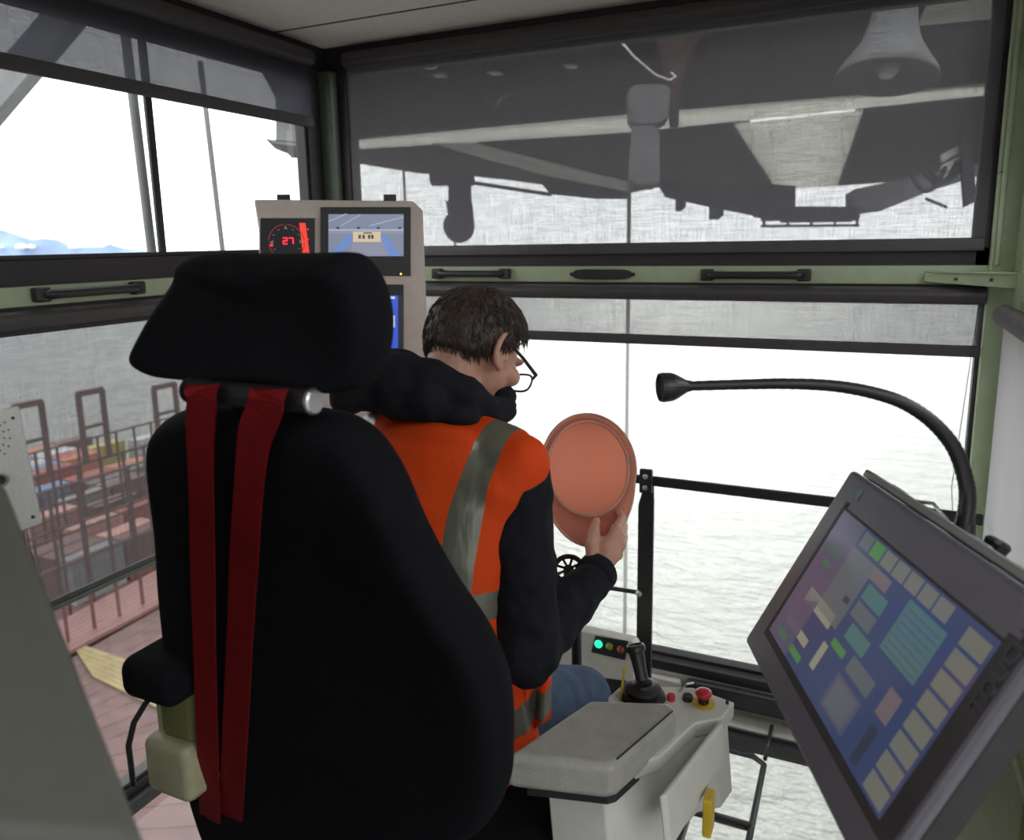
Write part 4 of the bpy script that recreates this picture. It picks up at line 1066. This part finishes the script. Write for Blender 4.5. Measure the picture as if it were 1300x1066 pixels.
for j,(k,dpt) in enumerate([(1.0,0),(1.0,-.012),(.985,-.045),(.94,-.085),(.82,-.118),(.62,-.140),(.38,-.152),(.16,-.156),(.02,-.157)]):
    rings.append([b.verts.new(HM(rimr(2*PI*i/N)[0]*k,rimr(2*PI*i/N)[1]*k,dpt)) for i in range(N)])
for a_,b_ in zip(rings,rings[1:]):
    for i in range(N): b.faces.new((a_[i],a_[(i+1)%N],b_[(i+1)%N],b_[i]))
b.faces.new(rings[-1])
# brim flange
fl=[]
for i in range(N):
    a=2*PI*i/N; x,y=rimr(a); sa=math.sin(a); ex=.010
    pk=max(0,-sa-.25)/.75; ext=ex+.060*pk**.75
    l=math.hypot(x,y); fl.append(b.verts.new(HM(x*(1+.010/l)*(1+.12*pk*(1-pk)),y-(ext-ex)*1.0+(y/l)*ex,.004+.016*pk)))
for i in range(N): b.faces.new((rings[0][i],rings[0][(i+1)%N],fl[(i+1)%N],fl[i]))
shell=finish('shell',b,'helmet',hel,smooth=True,solid=.003,recalc=False)
M['rim']=mat('pale_helmet_rim',(.80,.55,.45),.5,trans=.5)
b=B(); pts=[v for v in []]
rim=[HM(rimr(2*PI*i/N)[0]*.955,rimr(2*PI*i/N)[1]*.955,-.004) for i in range(N+1)]
tube(b,rim,.0045,8,cap=False); finish('sweatband_ridge',b,'rim',hel,smooth=True)
b=B()
edge=[]
for i in range(N+1):
    a=2*PI*i/N; x,y=rimr(a); sa=math.sin(a); pk=max(0,-sa-.25)/.75; l=math.hypot(x,y)
    edge.append(HM(x*(1+.010/l)*(1+.12*pk*(1-pk)),y-.060*pk**.75+(y/l)*.010,.004+.016*pk))
tube(b,edge,.0032,8,cap=False); finish('brim_edge',b,'rim',hel,smooth=True)
for s in (-1,1):
    b=B(); p=HM(s*.094,.02,-.006); box(b,p,(.006,.026,.012),Matrix((hs,hl,ho)).transposed()); finish('strap_slot',b,'print',hel,bevel=.002)
print('HELM', [round(v,2) for v in hc])
# round black controller on a thin stalk beyond the forearm
rc=W(722,722,1.75)
ct_=thing('control_ring','black round hand control with pale slots behind the raised forearm','hand control',rc)
b=B(); ax=(C0-rc).normalized(); ax=(ax+Z*.8).normalized(); 
u1=ax.cross(X).normalized(); u2=ax.cross(u1)
tube(b,[rc+(u1*math.cos(2*PI*k/32)+u2*math.sin(2*PI*k/32))*.032 for k in range(33)],.006,8,cap=False); finish('rim',b,'rubber',ct_,smooth=True)
for k in range(4):
    b=B(); aa=PI*k/4; e=(u1*math.cos(aa)+u2*math.sin(aa))*.03; tube(b,[rc-e,rc+e],.003,6); finish('spoke',b,'rubber',ct_)
b=B(); tube(b,[rc,rc-ax*.03,Vector((rc.x,rc.y+.05,.9)),Vector((rc.x-.02,rc.y+.12,0))],.012,8); finish('stalk',b,'black',ct_,smooth=True)
# ================================================================== OUTSIDE
ZW=-36.0
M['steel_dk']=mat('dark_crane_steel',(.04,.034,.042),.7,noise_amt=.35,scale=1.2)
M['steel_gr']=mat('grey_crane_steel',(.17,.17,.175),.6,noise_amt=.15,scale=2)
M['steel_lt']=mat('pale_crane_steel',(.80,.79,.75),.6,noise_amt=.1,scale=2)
M['sky_sheet']=mat('translucent_sky_sheet',(.92,.91,.86),.6,noise_amt=.1,scale=2,trans=.7)  # translucent sheet, lit from above to give the brightness of open sky
M['rust']=mat('rusty_bracket',(.06,.034,.028),.8,noise_amt=.4,scale=6)
M['deck']=mat('ship_deck_red_oxide',(.075,.036,.033),.8,noise_amt=.30,scale=.35)
M['lash']=mat('lashing_bridge_red_brown',(.06,.022,.02),.7,noise_amt=.3,scale=.6)
M['hatch']=mat('hatch_cover_pink_brown',(.070,.036,.033),.8,noise_amt=.25,scale=.8)
M['hatchy']=mat('hatch_cover_faded_yellow',(.15,.115,.05),.8,noise_amt=.2,scale=.8)
for n_,c_ in (('c_red',(.50,.09,.06)),('c_orange',(.75,.24,.12)),('c_blue',(.22,.34,.60)),('c_white',(.75,.75,.78)),('c_yellow',(.60,.55,.12)),('c_brown',(.22,.09,.08)),('c_grey',(.34,.33,.36)),('c_pink',(.80,.38,.32))):
    M[n_]=mat('container_'+n_[2:],tuple(v*.5 for v in c_),.6,noise_amt=.12,scale=1)
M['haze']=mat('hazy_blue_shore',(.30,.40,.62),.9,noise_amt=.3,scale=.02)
M['dome']=mat('white_storage_dome',(.9,.9,.9),.6,noise_amt=0)
# water
def water():
    m,nt,out=newmat('grey_green_sea')
    tc=nd(nt,'ShaderNodeTexCoord')
    b_=nd(nt,'ShaderNodeBsdfPrincipled'); b_.inputs['Roughness'].default_value=.22; b_.inputs['IOR'].default_value=1.33
    b_.inputs['Base Color'].default_value=(.135,.138,.125,1)
    hs_=[]
    for sc1,st,det in (((.10,.28,1),1,4),((.5,1.1,1),.45,4),((2.2,4.0,1),.12,3)):
        mp=nd(nt,'ShaderNodeMapping'); mp.inputs['Scale'].default_value=sc1; mp.inputs['Rotation'].default_value=(0,0,-.25)
        nt.links.new(tc.outputs['Object'],mp.inputs[0])
        n=nd(nt,'ShaderNodeTexNoise'); n.inputs['Scale'].default_value=1; n.inputs['Detail'].default_value=det; n.inputs['Roughness'].default_value=.6
        nt.links.new(mp.outputs[0],n.inputs['Vector'])
        mu=nd(nt,'ShaderNodeMath',operation='MULTIPLY'); mu.inputs[1].default_value=st; nt.links.new(n.outputs['Fac'],mu.inputs[0]); hs_.append(mu.outputs[0])
    a=nd(nt,'ShaderNodeMath',operation='ADD'); nt.links.new(hs_[0],a.inputs[0]); nt.links.new(hs_[1],a.inputs[1])
    a2=nd(nt,'ShaderNodeMath',operation='ADD'); nt.links.new(a.outputs[0],a2.inputs[0]); nt.links.new(hs_[2],a2.inputs[1])
    bp=nd(nt,'ShaderNodeBump'); bp.inputs['Strength'].default_value=1; bp.inputs['Distance'].default_value=1.0
    nt.links.new(a2.outputs[0],bp.inputs['Height']); nt.links.new(bp.outputs[0],b_.inputs['Normal'])
    nt.links.new(b_.outputs[0],out.inputs[0]); return m
M['water']=water()
b=B(); quadf(b,[(-6000,-3000,ZW),(6000,-3000,ZW),(6000,7000,ZW),(-6000,7000,ZW)])
wt=finish('sea',b,'water',origin=(0,0,ZW)); tag(wt,'pale rippled sea spreading beyond the cab windows','water',kind='stuff')
# --- crane trolley frame above and ahead
def solidp(name,m,pts,vec,parent,bevel=0): 
    b=B(); prism(b,pts,vec); return finish(name,b,m,parent,bevel=bevel)
zs=H+1.62
tr_=thing('trolley_frame','dark steel underside of the crane trolley seen through the upper front sun screen','crane frame',WZ(850,150,zs))
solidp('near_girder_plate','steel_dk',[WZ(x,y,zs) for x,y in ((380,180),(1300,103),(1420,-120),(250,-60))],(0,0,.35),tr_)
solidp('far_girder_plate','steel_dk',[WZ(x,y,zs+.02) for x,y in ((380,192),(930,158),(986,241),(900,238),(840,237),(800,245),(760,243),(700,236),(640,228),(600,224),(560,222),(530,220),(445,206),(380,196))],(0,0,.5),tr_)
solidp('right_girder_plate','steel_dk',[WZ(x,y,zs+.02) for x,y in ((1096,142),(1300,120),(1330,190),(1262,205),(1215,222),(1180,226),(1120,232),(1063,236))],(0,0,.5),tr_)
a=[WZ(430,183,zs-.02),WZ(1290,104,zs-.02),WZ(1290,117,zs-.02),WZ(800,168,zs-.02),WZ(430,191,zs-.02)]
lab(solidp('sky_gap_strip','sky_sheet',a,(0,0,.04),tr_),'pale translucent strip standing in for a sky gap')  # sky seen between the girders, drawn as a translucent strip
lab(solidp('soffit_panel','sky_sheet',[WZ(x,y,zs-.015) for x,y in ((933,160),(1095,143),(1063,236),(986,241))],(0,0,.03),tr_),'pale tapering panel')
solidp('diagonal_brace','steel_lt',[WZ(x,y,zs-.03) for x,y in ((548,182),(600,182),(700,207),(805,233),(795,243),(690,222),(620,203))],(0,0,.03),tr_)
solidp('corner_panel','steel_lt',[WZ(x,y,zs-.03) for x,y in ((1164,33),(1262,24),(1300,-30),(1190,-22))],(0,0,.02),tr_)
DS=9.0
def hang(pts,m='steel_dk',th=.25,d=DS,parent=tr_,name='bracket'):
    return solidp(name,m,[W(x,y,d) for x,y in pts],CF*th,parent)
hang([(545,218),(602,222),(600,229),(545,229)],name='bracket')
hang([(690,228),(760,236),(800,246),(760,246),(700,240)])
hang([(840,228),(960,238),(975,262),(965,268),(905,256),(850,244)])
hang([(955,232),(1010,236),(1010,276),(965,270)])
hang([(1000,262),(1090,262),(1092,276),(1000,277)])
hang([(1085,240),(1200,216),(1262,205),(1262,215),(1195,236),(1130,262),(1085,268)],m='steel_gr')
hang([(863,240),(871,240),(871,262),(863,262)]); hang([(907,246),(919,246),(919,273),(907,273)])
b=B()
for xx in (970,1000,1030,1060,1088): bar(b,W(xx,262,DS),W(xx,288,DS),.03,.03)
for yy in (279,287): bar(b,W(966,yy,DS),W(1090,yy-1,DS),.03,.03)
finish('walkway_guard',b,'steel_dk',tr_)
b=B(); bar(b,W(600,232,DS),W(700,247,DS),.05,.04); finish('pipe',b,'steel_dk',tr_)
for xx,yy in ((545,85),(725,84),(558,96),(629,93)):
    b=B(); c=WZ(xx,yy,zs-.03); box(b,c,(.10,.12,.02)); finish('bright_gap_plate',b,'steel_lt',tr_)  # pale plates put in for small bright gaps in the frame
b=B(); tube(b,[WZ(630,134,zs-.12),WZ(635,125,zs-.12),WZ(645,120,zs-.12),WZ(658,118,zs-.12)],.012,6); finish('bent_bracket',b,'cream',tr_,smooth=True)
b=B(); c=WZ(845,75,zs-.05); box(b,c,(.6,.5,.08)); finish('rusty_plate',b,'rust',tr_)
# hook block
hb=thing('sheave_block','dark hanging rope sheave block silhouetted against the sky left of centre','sheave block',W(582,262,10)); 
b=B(); prism(b,[W(x,y,10) for x,y in ((569,226),(597,226),(598,262),(569,262))],CF*.2)
bx_=[W(x,y,10) for x,y in ((566,255),(599,255),(602,285),(590,285),(589,267),(575,267),(575,273),(568,270))]; prism(b,bx_,CF*.2); finish('hanger',b,'steel_dk',hb)
b=B(); c=W(582,286,10); lathe(b,c-CF*.02,CF,[(.18,0),(.20,.02),(.17,.08),(.17,.12),(.20,.18),(.18,.20)],28); finish('sheave',b,'steel_dk',hb)
M['rope']=mat('galvanised_rope',(.30,.29,.28),.6)
def rope(lbl,x0,y0,x1,y1,d,r):
    p=W(x0,y0,d); q=W(x1,y1,d); b=B(); 
    q=Vector((p.x,p.y,q.z)) if abs(x0-x1)<20 else q
    tube(b,[p,q],r,8); return tag(finish('wire_rope',b,'rope',smooth=True),lbl,'rope')
rope('long vertical wire rope running down the middle of the front windows',799,225,797,1000,8,.022)
rope('thin vertical wire rope above the monitor column',512,205,512,420,10,.018)
rope('thin wire rope hanging below the sheave block',577,290,577,420,10.1,.016)
# horn floodlight
hl_=thing('bell_lamp','grey bell-shaped lamp hanging from the trolley at the upper right','lamp',W(1127,70,3.6))
b=B(); o0=W(1137,8,3.6); o1_=W(1125,100,3.6); ax=(o1_-o0).normalized(); L=(o1_-o0).length
lathe(b,o0,ax,[(.07,-.10),(.085,-.09),(.095,0),(.105,L*.25),(.13,L*.5),(.175,L*.72),(.215,L*.90),(.222,L*.98),(.215,L),(.19,L*.97),(.04,L*.80),(.001,L*.80)],36); finish('reflector_housing',b,'steel_gr',hl_,smooth=True)
b=B(); lathe(b,o0+ax*L*.80,ax,[(.05,0),(.05,.03),(.03,.06),(.001,.07)],20); finish('bulb',b,'steel_lt',hl_,smooth=True)
b=B(); tube(b,[o0-ax*.1,Vector((o0.x,o0.y,zs))],.03,10); finish('hanger',b,'steel_dk',hl_)
# hanging junction lamp
jl=thing('bulkhead_fixture','grey two-part fixture hanging in front of the trolley at centre','fixture',W(822,170,4.4))
b=B(); prism(b,[W(x,y,4.4) for x,y in ((798,112),(808,106),(845,105),(852,112),(850,150),(836,158),(806,158),(800,150))],CF*.12); finish('lamp_body',b,'steel_gr',jl,bevel=.015)
b=B(); prism(b,[W(x,y,4.4) for x,y in ((804,158),(832,158),(838,170),(838,232),(830,236),(806,234),(800,226))],CF*.10); finish('lower_box',b,'steel_gr',jl,bevel=.012)
b=B(); tube(b,[W(788,52,4.3),W(805,72,4.3),W(832,95,4.3),W(850,102,4.35),W(858,97,4.35),W(852,92,4.35)],.007,8); lab(finish('conduit',b,'steel_lt',jl,smooth=True),'pale bent conduit')
b=B(); prism(b,[W(x,y,4.45) for x,y in ((828,30),(905,20),(875,70),(862,110),(862,158),(852,158),(850,105))],CF*.05); finish('mounting_plate',b,'rust',jl)
# cable loops at right
cl=thing('cable_loops','hanging loops of black cable under the right side of the trolley','cables',W(1190,200,7))
for i,(x0,y0,x1,y1,dp) in enumerate(((1150,205,1200,212,34),(1165,200,1215,205,30),(1180,215,1230,190,26))):
    b=B(); tube(b,[W(x0+(x1-x0)*t,y0+(y1-y0)*t+dp*4*t*(1-t),7) for t in [k/14 for k in range(15)]],.02,8); finish('cable',b,'steel_dk',cl,smooth=True)
for i in range(3):
    b=B(); prism(b,[W(x,y+i*14,7) for x,y in ((1195,196),(1228,178),(1230,186),(1197,206))],CF*.03); finish('slat',b,'steel_lt',cl)
b=B(); bar(b,W(1175,252,DS),W(1202,263,DS),.03,.03); finish('stub_pipe',b,'steel_dk',cl)
b=B(); prism(b,[W(x,y,6.9) for x,y in ((1218,150),(1232,148),(1240,255),(1226,262),(1222,200))],CF*.05); finish('cable_tray',b,'steel_dk',cl)
# --- outside the left window
tb=thing('outer_handrail_tube','grey tube standing outside the upper left window beside the mullion','tube',WX(172,180,-2.55)); 
b=B(); tube(b,[WX(152,-15,-2.55),WX(194,330,-2.55),WX(199,372,-2.55)],.018,12); finish('tube',b,'steel_gr',tb)
b=B(); tube(b,[WX(254,78,-3.2),WX(283,322,-3.2),WX(290,380,-3.2)],.014,8); tag(finish('guy_bar',b,'steel_gr'),'thin slanting grey bar outside the left window','bar')
b=B(); bar(b,W(-60,190,30),W(120,-20,30),1.2,1.0); tag(finish('boom_brace',b,'steel_gr'),'slanting grey crane brace outside the top left corner','beam')
b=B(); prism(b,[W(x,y,7) for x,y in ((350,120),(400,124),(400,184),(350,180))],CF*.5); prism(b,[W(x,y,7) for x,y in ((336,176),(400,182),(400,187),(350,182))],CF*.3)
tag(finish('crane_bracket',b,'steel_gr'),'blocky grey crane bracket outside by the left corner post','bracket')
# shore far away
b=B(); rg=random.Random(3)
bg=900
def shore(x,y): return W(x,y,bg)
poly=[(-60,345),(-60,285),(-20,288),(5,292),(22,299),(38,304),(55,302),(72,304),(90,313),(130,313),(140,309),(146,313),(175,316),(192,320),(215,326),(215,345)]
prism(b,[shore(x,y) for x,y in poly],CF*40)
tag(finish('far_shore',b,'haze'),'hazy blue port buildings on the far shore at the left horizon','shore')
for i,(x,w_) in enumerate(((4,6),(32,7),(45,5),(98,6))):
    b=B(); ell(b,shore(x,315)-CF*8,(w_*.9,w_*.9,w_*.55),None,16,10); tag(finish('storage_dome',b,'dome',smooth=True),['white storage dome at the very left of the far shore','larger white storage dome on the far shore, the left of a close pair','smaller white storage dome on the far shore, the right of a close pair','white storage dome standing alone nearest the window mullion'][i],'dome','white domes on the far shore')
# --- ship below on the left
ZD=-31.0
b=B(); prism(b,[(-30,-10,ZW-.5),(-30,40,ZW-.5),(-100,105,ZW-.5),(-112,105,ZW-.5),(-112,-10,ZW-.5)],(0,0,ZD-3.2-ZW+.5)); tag(finish('ship_hull',b,'deck'),'red-brown container ship hull lying below on the left','ship')
rg=random.Random(11)
def lash(xx,y0,y1,h,lbl,tall=()):
    o=thing('lashing_bridge',lbl,'lashing bridge',Vector((xx,(y0+y1)/2,ZD-3.2)),'red brown lashing bridges on the ship')
    b=B(); yy=y0
    while yy<y1+.1:
        bar(b,(xx,yy,ZD-3.2),(xx,yy,ZD+h),.22,.22); yy+=2.6
    finish('posts',b,'lash',o)
    b=B()
    for zz in (ZD+h*.2,ZD+h*.45,ZD+h*.72,ZD+h): bar(b,(xx,y0,zz),(xx,y1,zz),.22,.2)
    finish('walkway_rails',b,'lash',o)
    for t0,t1,th in tall:
        b=B(); bar(b,(xx,t0,ZD+h),(xx,t0,ZD+h+th),.42,.42); bar(b,(xx,t1,ZD+h),(xx,t1,ZD+h+th),.42,.42); bar(b,(xx,t0,ZD+h+th),(xx,t1,ZD+h+th),.6,.55); bar(b,(xx,t0,ZD+h+th*.5),(xx,t1,ZD+h+th*.5),.3,.3); finish('portal',b,'lash',o)
    return o
def yat(x,y,xx): 
    p=WX(x,y,xx); return p.y,p.z
lbls=['lashing bridge farthest out along the ship edge','second lashing bridge from the open water','lashing bridge in the middle of the ship','nearest lashing bridge with low rails']
LX=(-84,-70,-62)
for i,xx in enumerate(LX):
    ytop,ztop_=yat(100,(560,590,612,680)[i],xx)
    hh=max(2.0,ztop_-ZD); print('LASH',xx,ytop,ztop_)
    tall=()
    if i==1:
        tall=[(yat(12,480,xx)[0],yat(48,480,xx)[0],7),(yat(97,485,xx)[0],yat(128,485,xx)[0],7),(yat(195,492,xx)[0],yat(222,492,xx)[0],6)]
    lash(xx,ytop-34,ytop+60,hh,lbls[i],tall)
names={'c_red':'dark red','c_orange':'orange','c_blue':'blue','c_white':'white','c_yellow':'yellow-green','c_brown':'brown','c_grey':'grey','c_pink':'pale pink-orange'}
spots=[(62,588,'c_blue'),(98,576,'c_orange'),(120,572,'c_red'),(142,562,'c_yellow'),(170,558,'c_white'),(118,575,'c_white'),(70,612,'c_blue'),(66,585,'c_white'),(95,580,'c_white'),(150,590,'c_orange'),(60,655,'c_pink'),(100,670,'c_pink'),(160,665,'c_pink'),(20,560,'c_grey'),(60,690,'c_brown'),(130,640,'c_brown'),(85,635,'c_grey'),(165,610,'c_brown'),(30,600,'c_red'),(110,610,'c_brown'),(140,615,'c_grey'),(75,560,'c_brown'),(180,640,'c_red'),(128,700,'c_grey'),(90,715,'c_brown'),(160,590,'c_grey'),(10,640,'c_orange'),(40,575,'c_orange'),(105,600,'c_red'),(175,690,'c_brown')]
used_={}
for i,(x,y,m_) in enumerate(spots):
    p=WZ(x,y,ZD+1.5); 
    p.x=round(p.x/2.6)*2.6
    for lx in LX:
        if abs(p.x-lx)<1.7: p.x-=2.6
    p.y=round(p.y/6.4)*6.4
    while (round(p.x,1),round(p.y,1)) in used_ or any(abs(p.x-lx)<1.4 for lx in LX): p.x-=2.6
    used_[(round(p.x,1),round(p.y,1))]=1
    b=B(); c=p; h=2.6
    bx(b,c.x-1.15,c.x+1.15,c.y-3.0,c.y+3.0,ZD-3.2,ZD+1.4)
    for k in range(12): bx(b,c.x-1.2,c.x+1.2,c.y-2.9+k*.5,c.y-2.75+k*.5,ZD-3.1,ZD+1.3)
    dist='far out on the ship' if y<585 else ('midway across the ship' if y<640 else 'close below on the ship')
    side='towards the intercom plate' if x<75 else ('behind the middle of the lower left window' if x<130 else 'close beside the seat back')
    tag(finish('shipping_container',b,m_),'%s container %s, %s'%(names[m_],dist,side),'container','containers on the ship deck')
# hatch covers close below
def hatch(poly,m_,lbl,n=7,zt=ZD-1.2,th=.35):
    P_=[WZ(x,y,zt) for x,y in poly]; x0=min(p.x for p in P_); x1=max(p.x for p in P_); y0=min(p.y for p in P_); y1=max(p.y for p in P_)
    o=thing('hatch_cover',lbl,'hatch cover',Vector(((x0+x1)/2,(y0+y1)/2,zt-.8)),'hatch covers along the near side of the ship')
    b=B(); prism(b,[p-Z*th for p in P_],(0,0,th)); finish('cover_plate',b,m_,o)
    b=B()
    for k in range(1,n):
        t=k/n; a=P_[0].lerp(P_[3],t); c=P_[1].lerp(P_[2],t); bar(b,a,c,.10,.05)
    finish('stiffeners',b,m_,o)
hatch([(-60,860),(220,712),(260,735),(-60,905)],'c_brown','brown hatch cover just under the green rail',8)
hatch([(30,870),(250,745),(300,905),(120,960)][:4],'hatch','pinkish hatch cover below the green rail',9,ZD-1.6)
hatch([(88,812),(205,852),(215,905),(118,858)],'hatchy','faded yellow hatch cover patch beside the left armrest',6,ZD-1.44,.12)
hatch([(60,960),(260,905),(330,1080),(100,1080)],'hatch','pinkish hatch cover at the bottom beside the seat bracket',6,ZD-1.2)

# ================================================================== LIGHT
wd=bpy.data.worlds.new('overcast'); sc.world=wd; wd.use_nodes=True; nt=wd.node_tree
for n in list(nt.nodes): nt.nodes.remove(n)
out=nt.nodes.new('ShaderNodeOutputWorld'); bg_=nt.nodes.new('ShaderNodeBackground')
tc=nt.nodes.new('ShaderNodeTexCoord'); sp=nt.nodes.new('ShaderNodeSeparateXYZ'); rp=nt.nodes.new('ShaderNodeValToRGB')
nt.links.new(tc.outputs['Generated'],sp.inputs[0]); nt.links.new(sp.outputs['Z'],rp.inputs[0])
rp.color_ramp.elements[0].position=0; rp.color_ramp.elements[0].color=(.98,.98,1,1)
rp.color_ramp.elements[1].position=.8; rp.color_ramp.elements[1].color=(.86,.86,.88,1)
nt.links.new(rp.outputs[0],bg_.inputs[0]); bg_.inputs[1].default_value=SKY
nt.links.new(bg_.outputs[0],out.inputs[0])
sl=bpy.data.lights.new('sun','SUN'); sl.energy=SUN; sl.angle=math.radians(25); sl.color=(1,.97,.92)
so=bpy.data.objects.new('sun',sl); COL.objects.link(so); so.location=(0,10,20)
az=math.radians(24.7-13); elv=math.radians(24)      # hazy sun ahead of the cab
sd=Vector((-math.sin(az)*math.cos(elv),math.cos(az)*math.cos(elv),math.sin(elv)))
so.rotation_euler=sd.to_track_quat('Z','Y').to_euler()
sc.view_settings.view_transform='Standard'; sc.view_settings.look='None'; sc.view_settings.gamma=1; sc.view_settings.exposure=EXPO; sc.view_settings.use_curve_mapping=False
sc.cycles.transparent_max_bounces=16; sc.cycles.max_bounces=8; sc.cycles.diffuse_bounces=4
